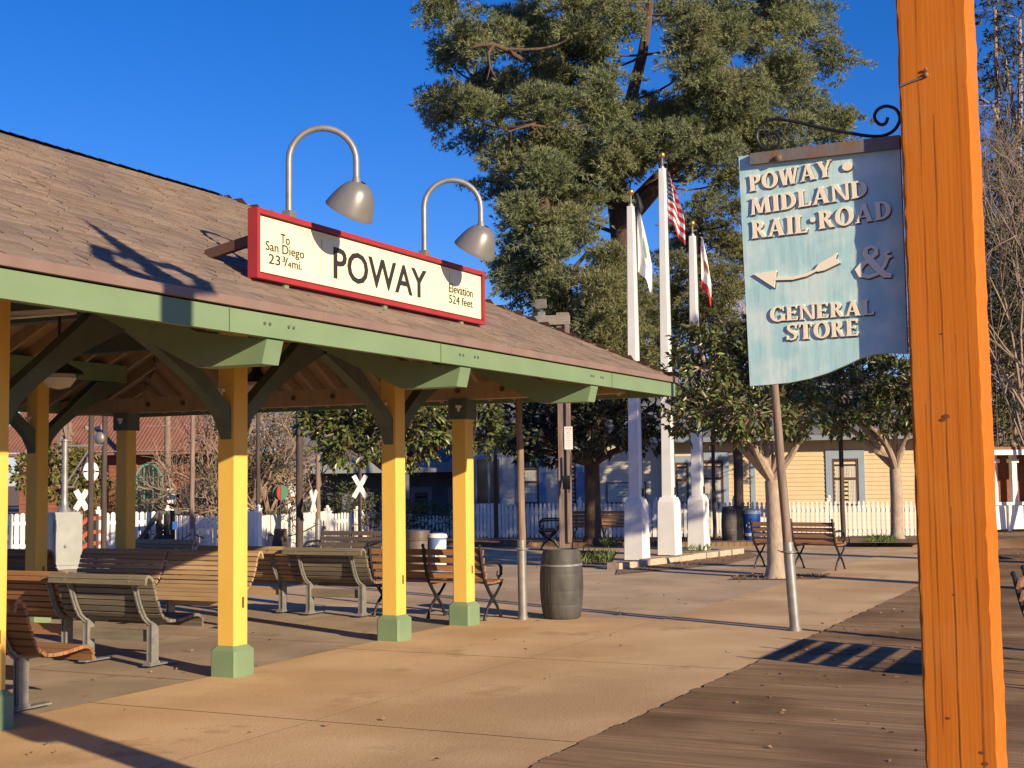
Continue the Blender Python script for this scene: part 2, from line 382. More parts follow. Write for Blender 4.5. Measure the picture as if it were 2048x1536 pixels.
# ================================================================== PAVILION
XE, ZE, YE = -5.15, 2.77, 14.88                     # eave line, its height, end eave
XR, YR, ZR = -9.2, 11.70, 4.75                      # ridge and its end
XB = 2 * XR - XE; Y0 = -6.0
COLY = [-.7, 1.75, 4.2, 6.69, 9.34, 11.99, 13.51]; XF, XK = -7.22, -12.15
SL = (ZR - ZE) / (XE - XR)
def zr(X): return ZE + SL * (XE - X)
pav = thing('station_shelter', 'open railway shelter with yellow columns, green fascia and brown shingle hip roof', 'shelter', (-9.2, 6, 0))
def courses(mb, A, B, up, S, l0, l1, expo=.118):    # shingle courses on one slope: A->B eave, up the slope vector, S its length
    A, B, up = Vector(A), Vector(B), Vector(up).normalized(); e = (B - A); Lx = e.length; e.normalize(); nrm = e.cross(up)
    if nrm.z < 0: nrm = -nrm
    k = 0
    while k * expo < S:
        s0 = k * expo; s1 = min(S, s0 + expo * 1.15); f = s0 / S
        a = l0 * f; b = Lx - l1 * f; x = a - rnd.uniform(0, .2)
        while x < b:
            wd = rnd.choice((.16, .2, .26, .33, .42)); x0, x1 = max(a, x), min(b, x + wd - .006); x += wd
            if x1 - x0 < .02: continue
            h = .008 + rnd.uniform(0, .0045); drop = rnd.uniform(-.006, .003)
            p = [A + e * x0 + up * (s0 + drop) + nrm * h, A + e * x1 + up * (s0 + drop) + nrm * h, A + e * x1 + up * s1 + nrm * .003, A + e * x0 + up * s1 + nrm * .003,
                 A + e * x0 + up * (s0 + drop), A + e * x1 + up * (s0 + drop)]
            mb.add(p, [(0, 1, 2, 3), (4, 5, 1, 0)])
        k += 1
    return mb
mb = MB(); upF = Vector((XR - XE, 0, ZR - ZE)); dYh = YE - YR
courses(mb, (XE, Y0, ZE), (XE, YE, ZE), upF, upF.length, 0, dYh)
upK = Vector((XR - XB, 0, ZR - ZE)); courses(mb, (XB, Y0, ZE), (XB, YE, ZE), upK, upK.length, 0, dYh)
upN = Vector((0, YR - YE, ZR - ZE)); courses(mb, (XB, YE, ZE), (XE, YE, ZE), upN, upN.length, (XR - XB), (XE - XR))
def caps(mb, p, q, wv):                             # bent cap shingles along ridge and hips
    p, q = Vector(p), Vector(q); d = q - p; n = int(d.length / .14); d.normalize(); sd_ = Vector(wv).normalized()
    for i in range(n):
        a = p + d * (i * .14); b = a + d * .17; z = Vector((0, 0, .024 + rnd.uniform(0, .005))); z2 = Vector((0, 0, .014)); lo = Vector((0, 0, -.05))
        mb.add([a + sd_ * .13 + z + lo, a + z, a - sd_ * .13 + z + lo, b + sd_ * .13 + z2 + lo, b + z2, b - sd_ * .13 + z2 + lo], [(0, 1, 4, 3), (1, 2, 5, 4)])
caps(mb, (XR, Y0, ZR), (XR, YR, ZR), (1, 0, 0))
caps(mb, (XE, YE, ZE), (XR, YR, ZR), (1, 1, 0)); caps(mb, (XB, YE, ZE), (XR, YR, ZR), (1, -1, 0))
roof = mb.build('roof', M_shingle, pav)
# deck boards under the shingles
mb = MB(); o = -.012; t = .05
def slab3(mb, poly, dz0, dz1):
    a = [Vector(p) + Vector((0, 0, dz0)) for p in poly]; b = [Vector(p) + Vector((0, 0, dz1)) for p in poly]; k = len(poly)
    mb.add(a + b, [tuple(range(k)), tuple(range(2 * k - 1, k - 1, -1))] + [(i, k + i, k + (i + 1) % k, (i + 1) % k) for i in range(k)])
slab3(mb, [(XE, Y0, ZE), (XE, YE, ZE), (XR, YR, ZR), (XR, Y0, ZR)], o, o - t)
slab3(mb, [(XB, YE, ZE), (XB, Y0, ZE), (XR, Y0, ZR), (XR, YR, ZR)], o, o - t)
slab3(mb, [(XE, YE, ZE), (XB, YE, ZE), (XR, YR, ZR)], o, o - t)
mb.build('roof_deck', M_tanwood, pav)
mb = MB()                                           # rafters, all one look
y = Y0 + .2
while y < 14.6:
    top = XR if y < YR else XE + (XR - XE) * (YE - y) / dYh
    for X1, X2 in ((XE - .06, top), (XB + .06, XB - (XE - top) * -1 if False else XB + (XE - top))):
        za = ZE + SL * abs(X1 - (XE if X1 > XR else XB)) - .135; zb = ZE + SL * abs(X2 - (XE if X1 > XR else XB)) - .135
        if abs(X1 - X2) > .3: mb.bar((X1, y, za), (X2, y, zb), .05, .13)
    y += .42
x = XB + .3; SN = (ZR - ZE) / dYh
while x < XE - .2:
    run = dYh * (min(XE - x, x - XB) / (XE - XR))
    if run > .3: mb.bar((x, YE - .06, ZE + SN * .06 - .16), (x, YE - run, ZE + SN * run - .16), .055, .14)
    x += .34
mb.build('rafters', M_tanwood, pav)
mb = MB(); mb.bx(XE - .05, XE, Y0, YE, ZE - .21, ZE - .052)
for yj in (9.28, 12.9, 6.62): mb.bx(XE, XE + .004, yj, yj + .006, ZE - .21, ZE - .052, 1)
for yj in (6.98, 7.24, 9.6, 9.86, 12.35, 12.6):
    for dd in (0, .055): mb.lathe([(.011, 0), (.011, .008)], (XE, yj + dd, ZE - .125), 8, Matrix.Rotation(PI / 2, 3, 'Y'), 1)
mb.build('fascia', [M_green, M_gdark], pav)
mb = MB(); mb.bx(XB, XE - .05, YE - .05, YE, ZE - .21, ZE - .052); mb.build('fascia', M_green, pav)
mb = MB(); mb.bx(XB, XB + .05, Y0, YE - .05, ZE - .21, ZE - .052); mb.build('fascia', M_green, pav)
mb = MB(); mb.bx(XE - .03, XE + .028, Y0, YE + .025, ZE - .05, ZE + .008)
for yj in np.arange(-4, 14, 2.9): mb.bx(XE + .028, XE + .0305, yj, yj + .05, ZE - .05, ZE + .008)
mb.bx(XB, XE - .03, YE - .02, YE + .025, ZE - .05, ZE + .008)
mb.build('drip_edge', M_drip, pav)
def column(X, Y, cap):
    m_ = MB(); m_.cbox(X, Y, .25, 2.92 if not cap else 2.53, .185, .012)
    c = m_.build('column', M_yellow, pav)
    m_ = MB(); m_.cbox(X, Y, 0, .225, .27, .02); m_.cbox(X, Y, .225, .265, .27, .02, .20)
    m_.build('pedestal', M_green, c)
    if cap:
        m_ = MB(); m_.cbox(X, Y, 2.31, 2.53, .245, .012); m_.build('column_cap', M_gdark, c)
        m_ = MB(); m_.box((X + .03, Y - .15, 2.45), (.05, .05, .03)); m_.box((X + .03, Y - .15, 2.42), (.02, .03, .05)); m_.build('bracket_fitting', M_white, c)
    else:
        m_ = MB(); m_.box((X - .04, Y - .115, 2.42), (.055, .045, .03)); m_.box((X - .04, Y - .115, 2.39), (.02, .03, .045)); m_.build('bracket_fitting', M_white, c)
    m_ = MB(); m_.box((X + .095, Y + .02, .62), (.006, .022, .09)); m_.build('switch_plate', M_brownfr, c)
for X in (XF, XK):
    for Y in COLY: column(X, Y, Y > 13)
def brace(X, Y, s):
    N = 12; lo = []
    for i in range(N + 1):
        tt = i / N; lo.append((s * (.0925 + 1.25 * tt), 2.0 + .84 * tt ** .62))
    poly = lo + [(s * 1.3425, 2.915), (s * .93, 2.915), (s * .0925, 2.27)]
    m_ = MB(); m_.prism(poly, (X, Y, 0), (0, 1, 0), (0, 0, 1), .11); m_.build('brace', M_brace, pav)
for X in (XF, XK):
    for Y in COLY[:-1]: brace(X, Y, 1); brace(X, Y, -1)
for X in (XF, XK):
    mb = MB(); mb.bx(X - .09, X + .09, Y0, 13.41, 2.922, 3.14); mb.build('beam', M_green, pav)
mb = MB(); mb.bx(XB + .06, XE - .12, 13.415, 13.60, 2.532, 2.72)
for xx in np.arange(-11.7, -5.6, .56): mb.lathe([(.03, 0), (.03, .012)], (xx, 13.403, 2.63), 10, Matrix.Rotation(PI / 2, 3, 'X'), 1)
mb.build('beam', [M_tanwood, M_brownfr], pav)
for Y in (4.5, 7.13, 9.75, 12.5):
    poly = [(-5.175, 2.555), (-5.215, 2.395), (-5.74, 2.395), (-8.9, 2.395 + .47 * 3.16), (-8.9, 2.63 + .47 * 3.16), (-5.74, 2.63), (-5.22, 2.555)]
    mb = MB(); mb.prism(poly, (0, Y, 0), (1, 0, 0), (0, 0, 1), .18); mb.build('outrigger', M_green, pav)
for Y in (6.83, 9.34, 11.99):
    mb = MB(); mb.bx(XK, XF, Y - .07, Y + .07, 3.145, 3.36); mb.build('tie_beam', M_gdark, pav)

# ------------------------------------------------------------------ the station name board on the roof
def text_to(mb, txt, a, b, h, right, up, nrm, depth=.004, mi=0, bold=0.0):
    """lettering of the built-in face laid on a board from baseline start a to baseline end b, capital height h"""
    cu = bpy.data.curves.new('lettering', 'FONT'); cu.body = txt; cu.size = 1; cu.resolution_u = 3; cu.extrude = .001; cu.offset = bold
    o = bpy.data.objects.new('lettering', cu); COL.objects.link(o); bpy.context.view_layer.update()
    me = bpy.data.meshes.new_from_object(o.evaluated_get(bpy.context.evaluated_depsgraph_get()))
    vs = np.array([v.co[:] for v in me.vertices]); fs = [tuple(p.vertices) for p in me.polygons]
    x0, x1 = vs[:, 0].min(), vs[:, 0].max(); ch = .70
    a, b = Vector(a), Vector(b); right = (b - a); W = right.length; right.normalize(); up = Vector(up); nrm = Vector(nrm)
    out = [a + right * ((x - x0) / (x1 - x0) * W) + up * (y / ch * h) + nrm * (depth if z > 0 else -.0005) for x, y, z in vs]
    mb.add(out, fs, mi)
    bpy.data.objects.remove(o); bpy.data.curves.remove(cu); bpy.data.meshes.remove(me)
XS = -5.62
sy0, sy1, sz0, sz1 = 7.52, 10.96, 3.045, 3.535
sign = thing('station_sign', 'long cream and red board reading POWAY standing on the shelter roof', 'sign', (XS, 9.2, 3.0))
mb = MB(); mb.bx(XS - .05, XS - .008, sy0 + .05, sy1 - .05, sz0 + .05, sz1 - .05)
mb.bx(XS - .008, XS - .0065, 8.33, 8.336, sz0 + .1, sz1 - .1, 1); mb.bx(XS - .008, XS - .0065, 10.31, 10.316, sz0 + .1, sz1 - .1, 1)
mb.build('sign_panel', [M_cream, M_tanwood], sign)
mb = MB(); fw = .035
mb.bx(XS - .07, XS + .012, sy0, sy1, sz1 - fw, sz1); mb.bx(XS - .07, XS + .012, sy0, sy1, sz0, sz0 + fw)
mb.bx(XS - .07, XS + .012, sy0, sy0 + fw, sz0 + fw, sz1 - fw); mb.bx(XS - .07, XS + .012, sy1 - fw, sy1, sz0 + fw, sz1 - fw)
mb.build('sign_frame', M_red, sign)
XL = XS - .0075
def st(txt, x0, y0, x1, y1, hpx, own=True, bold=0.0):
    global mb
    if own: mb = MB()
    a, b = onX(x0, y0, XL), onX(x1, y1, XL); zz = (a.z + b.z) / 2
    a.z = b.z = zz; dpt = (a - C0).dot(ROT @ Vector((0, 0, -1)))
    text_to(mb, txt, a, b, hpx / F_PX * dpt, None, (0, 0, 1), (1, 0, 0), bold=bold)
    if own: mb.build('lettering', M_black, sign)
st('To', 561, 487, 579, 490, 20); st('San Diego', 531, 499, 608, 518, 19)
mb = MB(); st('23', 537, 526, 560, 532, 20, False); st('3', 564, 523, 570, 524.5, 11, False); st('/', 568.5, 534, 575.5, 531, 18, False); st('4', 575, 534, 582, 536, 11, False); st('mi.', 584, 536, 603, 541, 18, False)
mb.build('lettering', M_black, sign)
st('POWAY', 667, 556, 853, 596, 62, bold=.014); st('Elevation', 898, 583, 945, 596, 18); st('524 feet', 898, 604, 945, 617, 17)
for Y in (7.9, 9.25, 10.55):
    mb = MB(); mb.bx(XS - .06, XS - .012, Y - .025, Y + .025, zr(XS) - .02, sz0); mb.build('leg', M_green, sign)
for Y in (7.62, 9.2, 10.8):
    mb = MB(); mb.bar((XS - .07, Y, sz1 - .20), (XS - .50, Y, zr(XS - .50) + .01), .05, .07); mb.build('strut', M_brownfr, sign)
# the two gooseneck lamps that lean out over the board
def goose(label, Y):
    z0 = sz1; r = .243; av = Vector((.86, .51, 0)); t_ = thing('sign_lamp', label, 'lamp', (XS - .04, Y, z0), 'gooseneck lamps above the station sign')
    b0 = Vector((XS - .04, Y, z0)); zs = .42
    pts = [b0 + Vector((0, 0, -.04)), b0 + Vector((0, 0, zs))]
    for i in range(1, 17):
        a = PI * i / 16; pts.append(b0 + av * (r - r * math.cos(a)) + Vector((0, 0, zs + r * math.sin(a))))
    e_ = b0 + av * 2 * r; pts.append(e_ + Vector((0, 0, .29)))
    m_ = MB(); m_.tube(pts, .0235, 12); m_.build('gooseneck', M_gmetal, t_, True)
    m_ = MB(); m_.box(b0 + Vector((0, 0, .02)), (.07, .08, .06)); m_.build('clamp', M_gmetal, t_)
    ax = Vector((-.55, .10, -.829)); top = e_ + Vector((0, 0, .275))
    R = ax.to_track_quat('Z', 'Y').to_matrix(); c = top + av * .035 + Vector((0, 0, -.03))
    prof = [(.028, 0)] + [(.028 + .158 * (i / 10) ** .5, .01 + .225 * (i / 10) ** 1.25) for i in range(1, 11)]
    prof += [(.186, .242)] + [(.022 + .155 * (i / 8) ** .5, .022 + .205 * (i / 8) ** 1.25) for i in range(8, -1, -1)]
    m_ = MB(); m_.lathe(prof, c - ax * .02, 32, R, 0, False); m_.build('lamp_shade', M_shade, t_, True)
    m_ = MB(); m_.lathe([(.024, .06), (.034, .02), (.05, -.035), (.05, -.05)], e_ + Vector((0, 0, .245)), 16); m_.build('socket', M_gmetal, t_, True)
    m_ = MB(); m_.ball(c + ax * .13, .04); m_.build('bulb', M_white, t_, True)
goose('gooseneck lamp over the San Diego mileage end of the station sign', onX(587, 437, XS).y)
goose('gooseneck lamp over the Elevation end of the station sign', onX(857, 517, XS).y)

# ------------------------------------------------------------------ pendants and tube light under the roof
def pendant(px, py, d, label):
    p = at(px, py, d); t_ = thing('pendant_lamp', label, 'lamp', p, 'pendant lamps under the shelter roof')
    m_ = MB(); m_.tube([p + Vector((0, 0, .1)), p + Vector((0, 0, .75))], .012, 6); m_.build('rod', M_iron, t_)
    m_ = MB(); m_.lathe([(.03, .14), (.045, .06), (.06, .03), (.19, -.04), (.2, -.07), (.17, -.06), (.03, .0)], p, 20); m_.build('lamp_shade', M_iron, t_, True)
    m_ = MB(); m_.lathe([(.13, -.06), (.14, -.1), (.09, -.17), (.01, -.19)], p, 16); m_.build('globe', mat('frosted_glass', (.55, .52, .47), .4), t_, True)
pendant(513, 752, 13.2, 'black pendant lamp hanging right of the second yellow column')
pendant(118, 733, 11.2, 'black pendant lamp with pale globe at the left of the shelter')
t_ = thing('tube_light', 'thin fluorescent tube fixture under the shelter roof at far left', 'lamp', at(40, 640, 9.5))
mb = MB(); mb.bar(at(-60, 632, 9.0), at(160, 618, 11.5), .05, .03); mb.build('batten', M_white, t_)
mb = MB(); mb.tube([at(-50, 640, 9.0), at(150, 626, 11.4)], .014, 8); mb.build('tube', M_white, t_)

# ================================================================== ORANGE POST AND HANGING SIGN
YP = 4.05
xl = onY(1822, 768, YP).x; xr_ = onY(1967, 768, YP).x; wp = xr_ - xl; xc = (xl + xr_) / 2
post = thing('orange_post', 'square orange stained timber post with cracks, close by on the boardwalk', 'post', (xc, YP + wp / 2, 0))
mb = MB(); NZ = 150; LEAN = .0067
ring = []; hw = wp / 2
for k in range(NZ + 1):
    z = .012 + 4.56 * k / NZ; jj = [rnd.gauss(0, .0011) for _ in range(8)]; c = .007; lx = -(z - 1.65) * LEAN
    ring += [(xc + x + lx, YP + hw + y, z) for x, y in ((-hw + c + jj[0], -hw), (hw - c + jj[1], -hw), (hw + jj[2], -hw + c), (hw + jj[3], hw - c), (hw - c, hw + jj[4]), (-hw + c, hw + jj[5]), (-hw + jj[6], hw - c), (-hw + jj[7], -hw + c))]
fs = [(k * 8 + i, k * 8 + (i + 1) % 8, (k + 1) * 8 + (i + 1) % 8, (k + 1) * 8 + i) for k in range(NZ) for i in range(8)] + [tuple(range(7, -1, -1)), tuple(range(NZ * 8, NZ * 8 + 8))]
mb.add(ring, fs)
#                                         # drying cracks: thin open splits that follow the grain
for x0, za, zb, wd in ((.055, .4, 3.4, .0010), (.27, .9, 3.4, .0016), (.48, .2, 2.7, .0018), (.50, .1, 1.6, .0012), (.83, .6, 3.2, .0013), (.8, .2, 1.4, .0018), (.66, 1.2, 2.1, .0009), (.2, .2, 1.9, .0012)):
    z = za; x = xl + wp * x0; pl = []
    while z < zb:
        pl.append((x - (z - 1.65) * LEAN, z)); z += .05; x += rnd.gauss(0, .0007)
    q0 = .0002
    for ki, ((a, z1), (b, z2)) in enumerate(zip(pl, pl[1:])):
        if True:
            q = wd * (.14 + .34 * abs(math.sin(ki * .37 + x0 * 40))); mb.add([(a - q0, YP - .0012, z1), (a + q0, YP - .0012, z1), (b + q, YP - .0012, z2), (b - q, YP - .0012, z2)], [(0, 1, 2, 3)], 1); q0 = q
for kx, kz, kr in ((.42, 1.80, .008), (.47, 1.81, .010), (.5, 1.3, .004), (.45, 2.05, .004), (.8, .86, .007), (.84, .83, .008), (.36, .95, .006)):
    mb.lathe([(kr * 1.2, 0), (.0006, .0005)], (xl + wp * kx, YP - .0009, kz), 9, Matrix.Rotation(PI / 2, 3, 'X') @ Matrix.Diagonal((1, .55, 1)), 1)
mb.build('timber', [M_orange, M_crack], post)
pn = onY(1800, 172, YP - .004); pm = onY(1852, 152, YP - .004)
mb = MB(); mb.tube([pn, pm], .0035, 6); mb.ball(pm + Vector((0, 0, .003)), .008, 6); mb.tube([pm + Vector((-.006, 0, .016)), pm + Vector((0, -.004, .022)), pm + Vector((.006, 0, .016))], .003, 5)
mb.build('nail', M_rust, post)
YSG = YP + .072                                     # the board hangs off the left of the post, behind its front face
def sp(px, py, dy=0.0): return onY(px, py, YSG + dy)
hs_ = thing('hanging_sign', 'pale blue wooden shop sign with raised cream letters hung from the orange post', 'sign', sp(1650, 530))
outl = [(1477, 313), (1500, 772), (1540, 769), (1580, 765), (1620, 757), (1655, 746), (1690, 731), (1720, 717), (1745, 709), (1775, 706), (1815, 707), (1799, 277)]
P3 = [sp(x, y) for x, y in outl]; Oz = Vector((0, YSG, 0))
mb = MB(); mb.prism([(p.x, p.z) for p in P3], (0, YSG + .011, 0), (1, 0, 0), (0, 0, 1), .022); mb.build('board', M_blue, hs_)
mb = MB(); tl, tr_ = sp(1503, 309), sp(1801, 272); bl, br_ = sp(1503, 331), sp(1801, 298)
mb.prism([(p.x, p.z) for p in (tl, bl, br_, tr_)], (0, YSG - .002, 0), (1, 0, 0), (0, 0, 1), .03)
bo = sp(1557, 316, -.02); mb.lathe([(.011, 0), (.009, .007), (.002, .009)], bo, 10, Matrix.Rotation(PI / 2, 3, 'X'))
mb.build('strap', M_rust, hs_)
zz = [(205, 235), (196, 215), (212, 197), (238, 200), (254, 225), (248, 255), (222, 277), (185, 280), (155, 258), (138, 215), (150, 165), (185, 135), (230, 124), (300, 131), (400, 153), (500, 175), (600, 193), (720, 211), (790, 207), (840, 180), (868, 135), (866, 100), (845, 70), (800, 57), (760, 72), (740, 105), (750, 138), (775, 152), (798, 143), (808, 115)]
ctl = [sp(1460 + x / 2.56, 190 + y / 2.56, .004) for x, y in zz]; pts = []
for i in range(len(ctl) - 1):                        # smooth curve through the measured points
    p0, p1, p2, p3 = ctl[max(0, i - 1)], ctl[i], ctl[i + 1], ctl[min(len(ctl) - 1, i + 2)]
    for k in range(5):
        t = k / 5; pts.append(.5 * ((2 * p1) + (p2 - p0) * t + (2 * p0 - 5 * p1 + 4 * p2 - p3) * t * t + (3 * p1 - p0 - 3 * p2 + p3) * t ** 3))
pts.append(ctl[-1])
mb = MB(); mb.tube(pts, .0052, 8); mb.build('scroll', M_iron, hs_, True)
# --- carved serif capitals
def arc(cx, cy, rx, ry, a0, a1, wv, wh, n=14):
    if wv < rx - .05: wv += .035; wh += .025
    o_, i_ = [], []
    for k in range(n + 1):
        a = math.radians(a0 + (a1 - a0) * k / n); o_.append((cx + rx * math.cos(a), cy + ry * math.sin(a))); i_.append((cx + (rx - wv) * math.cos(a), cy + (ry - wh) * math.sin(a)))
    return ('strip', o_, i_)
def stem(x, y0=0, y1=1, w_=.19, s=.075):
    h = w_ / 2 + .022; return ('poly', [(x - h - s, y0), (x + h + s, y0), (x + h + .005, y0 + .11), (x + h, y0 + .3), (x + h, y1 - .3), (x + h + .005, y1 - .11), (x + h + s, y1), (x - h - s, y1), (x - h - .005, y1 - .11), (x - h, y1 - .3), (x - h, y0 + .3), (x - h - .005, y0 + .11)])
def dg(x0, y0, x1, y1, w_):
    w_ += .04; return ('poly', [(x0 - w_ / 2, y0), (x0 + w_ / 2, y0), (x1 + w_ / 2, y1), (x1 - w_ / 2, y1)])
def pq(*p): return ('poly', list(p))
def ser(x, y, w_=.34, h=.055): return ('poly', [(x - w_ / 2, y), (x + w_ / 2, y), (x + w_ / 2 - .03, y + h), (x - w_ / 2 + .03, y + h)] if h > 0 else [(x - w_ / 2 + .03, y + h), (x + w_ / 2 - .03, y + h), (x + w_ / 2, y), (x - w_ / 2, y)])
def seg(pts_, wd):
    n = len(pts_); l, r = [], []
    for i in range(n):
        a, b = pts_[max(0, i - 1)], pts_[min(n - 1, i + 1)]; dx, dy = b[0] - a[0], b[1] - a[1]; q = math.hypot(dx, dy) or 1
        ww = wd[i] if hasattr(wd, '__len__') else wd; l.append((pts_[i][0] - dy / q * ww / 2, pts_[i][1] + dx / q * ww / 2)); r.append((pts_[i][0] + dy / q * ww / 2, pts_[i][1] - dx / q * ww / 2))
    return ('strip', l, r)
G = {
 'P': (.72, [stem(.19), arc(.27, .72, .42, .28, -90, 90, .19, .09)]),
 'R': (.84, [stem(.19), arc(.27, .73, .40, .27, -90, 90, .19, .09), pq((.30, .50), (.50, .50), (.84, 0), (.60, 0))]),
 'O': (.98, [arc(.49, .5, .48, .53, 0, 360, .20, .08, 32)]),
 'W': (1.22, [dg(.36, -.02, .16, 1, .2), dg(.36, -.02, .60, 1, .09), dg(.82, -.02, .62, 1, .2), dg(.82, -.02, 1.08, 1, .09), ser(.16, 1, .36, -.06), ser(1.08, 1, .28, -.06)]),
 'A': (.96, [dg(.13, 0, .47, 1.02, .09), dg(.76, 0, .47, 1.02, .21), pq((.25, .27), (.68, .27), (.66, .35), (.27, .35)), ser(.13, 0, .28), ser(.76, 0, .36)]),
 'Y': (.90, [stem(.45, 0, .5, .19), dg(.45, .42, .16, 1, .2), dg(.47, .42, .76, 1, .1), ser(.16, 1, .34, -.06), ser(.76, 1, .28, -.06)]),
 'M': (1.16, [dg(.13, 0, .22, 1, .1), dg(.56, .05, .26, 1, .18), dg(.56, .05, .86, 1, .09), dg(.97, 0, .90, 1, .2), ser(.13, 0, .26), ser(.97, 0, .36), ser(.2, 1, .26, -.06), ser(.93, 1, .28, -.06)]),
 'I': (.40, [stem(.2)]),
 'D': (.88, [stem(.19), arc(.30, .5, .54, .5, -90, 90, .2, .08, 18)]),
 'L': (.72, [stem(.19), pq((.2, 0), (.66, 0), (.70, .26), (.62, .24), (.55, .085), (.2, .085))]),
 'N': (.98, [dg(.14, 0, .14, 1, .09), pq((.08, 1), (.30, 1), (.88, -.02), (.72, -.02)), dg(.84, 0, .84, 1, .09), ser(.14, 0, .26), ser(.14, 1, .24, -.06), ser(.84, 1, .26, -.06)]),
 'G': (.94, [arc(.49, .5, .48, .53, 42, 325, .20, .085, 26), stem(.80, .02, .46, .17, .05), pq((.74, .98), (.82, .98), (.86, .68), (.78, .70))]),
 'E': (.76, [stem(.19), pq((.2, 0), (.68, 0), (.72, .25), (.64, .22), (.58, .085), (.2, .085)), pq((.2, .46), (.50, .46), (.54, .38), (.56, .62), (.50, .55), (.2, .55)), pq((.2, 1), (.66, 1), (.69, .76), (.61, .79), (.56, .915), (.2, .915))]),
 'S': (.72, [seg([(.60, .78), (.55, .93), (.36, .98), (.17, .90), (.15, .73), (.30, .58), (.50, .45), (.60, .28), (.52, .09), (.33, .02), (.14, .08), (.08, .25)], [.05, .09, .10, .14, .18, .21, .21, .18, .13, .1, .09, .05]), pq((.56, .98), (.64, .98), (.66, .70), (.58, .72)), pq((.04, .02), (.12, .02), (.12, .28), (.04, .30))]),
 'T': (.84, [stem(.42), pq((.03, .74), (.10, .78), (.16, .915), (.68, .915), (.74, .78), (.81, .74), (.78, 1), (.06, 1))]),
 '.': (.36, [arc(.18, .48, .13, .13, 0, 360, .129, .129, 16)]),
 '*': (.62, [arc(.36, .5, .21, .21, 0, 360, .2, .2, 20)]),
 '&': (1.0, [seg([(.97, .03), (.80, .05), (.62, .25), (.42, .52), (.27, .74), (.30, .92), (.44, .98), (.57, .90), (.57, .74), (.42, .60), (.20, .42), (.09, .25), (.16, .08), (.36, .01), (.60, .10), (.78, .34), (.86, .56), (.92, .66)], [.14, .18, .20, .20, .15, .11, .09, .11, .13, .12, .15, .19, .16, .11, .1, .1, .09, .08]), arc(.90, .70, .12, .12, 60, 330, .08, .08, 14)]),
}
def carve(word, a, b, h, mface, mshad, dz):
    a, b = Vector(a), Vector(b); W = sum(G[c][0] for c in word) + .05 * (len(word) - 1); d = b - a; L = d.length; d.normalize(); up = Vector((-d.z * .6, 0, 1)).normalized()
    k = L / W; x = 0; n_ = Vector((0, -1, 0))
    for ci, c in enumerate(word):
        adv, parts = G[c]
        for pi, prt in enumerate(parts):
            e = .0002 * (pi + 1) + .00003 * ci
            for mbx, off, dep_ in ((mface, Vector((0, 0, 0)), .0060 + e), (mshad, Vector((.0028, 0, -.0042)), .0022 + e)):
                def w3(q, dd, i=0): return a + d * ((x + q[0]) * k) + up * (q[1] * h) + off + n_ * (dd + i * 4e-5 * (c in '&'))
                if prt[0] == 'poly':
                    q = prt[1]; m = len(q); mbx.add([w3(p, dep_) for p in q] + [w3(p, -.001) for p in q], [tuple(range(m))] + [(i, m + i, m + (i + 1) % m, (i + 1) % m) for i in range(m)])
                else:
                    o_, i_ = prt[1], prt[2]; m = len(o_)
                    vs = [w3(p, dep_, i) for i, p in enumerate(o_)] + [w3(p, dep_, i) for i, p in enumerate(i_)] + [w3(p, -.001) for p in o_] + [w3(p, -.001) for p in i_]
                    f = []
                    for i in range(m - 1): f += [(i, i + 1, m + i + 1, m + i), (i, 2 * m + i, 2 * m + i + 1, i + 1), (m + i, m + i + 1, 3 * m + i + 1, 3 * m + i)]
                    mbx.add(vs, f)
        x += adv + .05
LH = lambda px: px / F_PX * 4.17
for word, x0, y0, x1, y1, hp_ in (('POWAY', 1500, 384, 1666, 352, 33), ('*', 1679, 356, 1708, 352, 40), ('MIDLAND', 1502, 431, 1737, 393, 34), ('RAIL', 1504, 478, 1617, 465, 36), ('.', 1620, 460, 1634, 458, 40), ('ROAD', 1638, 459, 1785, 436, 36), ('&', 1711, 556, 1786, 553, 62), ('GENERAL', 1541, 644, 1750, 629, 30), ('STORE', 1573, 681, 1719, 671, 32)):
    mf, ms_ = MB(), MB(); carve(word, sp(x0, y0), sp(x1, y1), LH(hp_), mf, ms_, 0)
    wd_ = mf.build('lettering', M_letter, hs_); ms_.build('letter_shadow', M_lshadow, wd_)
aw = [[(1508, 549), (1554, 541), (1550, 576)], [(1548, 555), (1585, 554), (1612, 548), (1632, 538), (1634, 543), (1614, 553), (1586, 560), (1548, 561)], [(1630, 540), (1638, 528), (1676, 506), (1672, 517), (1681, 526), (1650, 541), (1636, 544)]]
mf, ms_ = MB(), MB()
for i, pl in enumerate(aw):
    q = [sp(x, y) for x, y in pl]
    mf.prism([(p.x, p.z) for p in q], (0, YSG - .0035 - .0002 * i, 0), (1, 0, 0), (0, 0, 1), .006)
    ms_.prism([(p.x + .0025, p.z - .004) for p in q], (0, YSG - .0012 - .0002 * i, 0), (1, 0, 0), (0, 0, 1), .0024)
ar_ = mf.build('arrow', M_letter, hs_); ms_.build('arrow_shadow', M_lshadow, ar_)

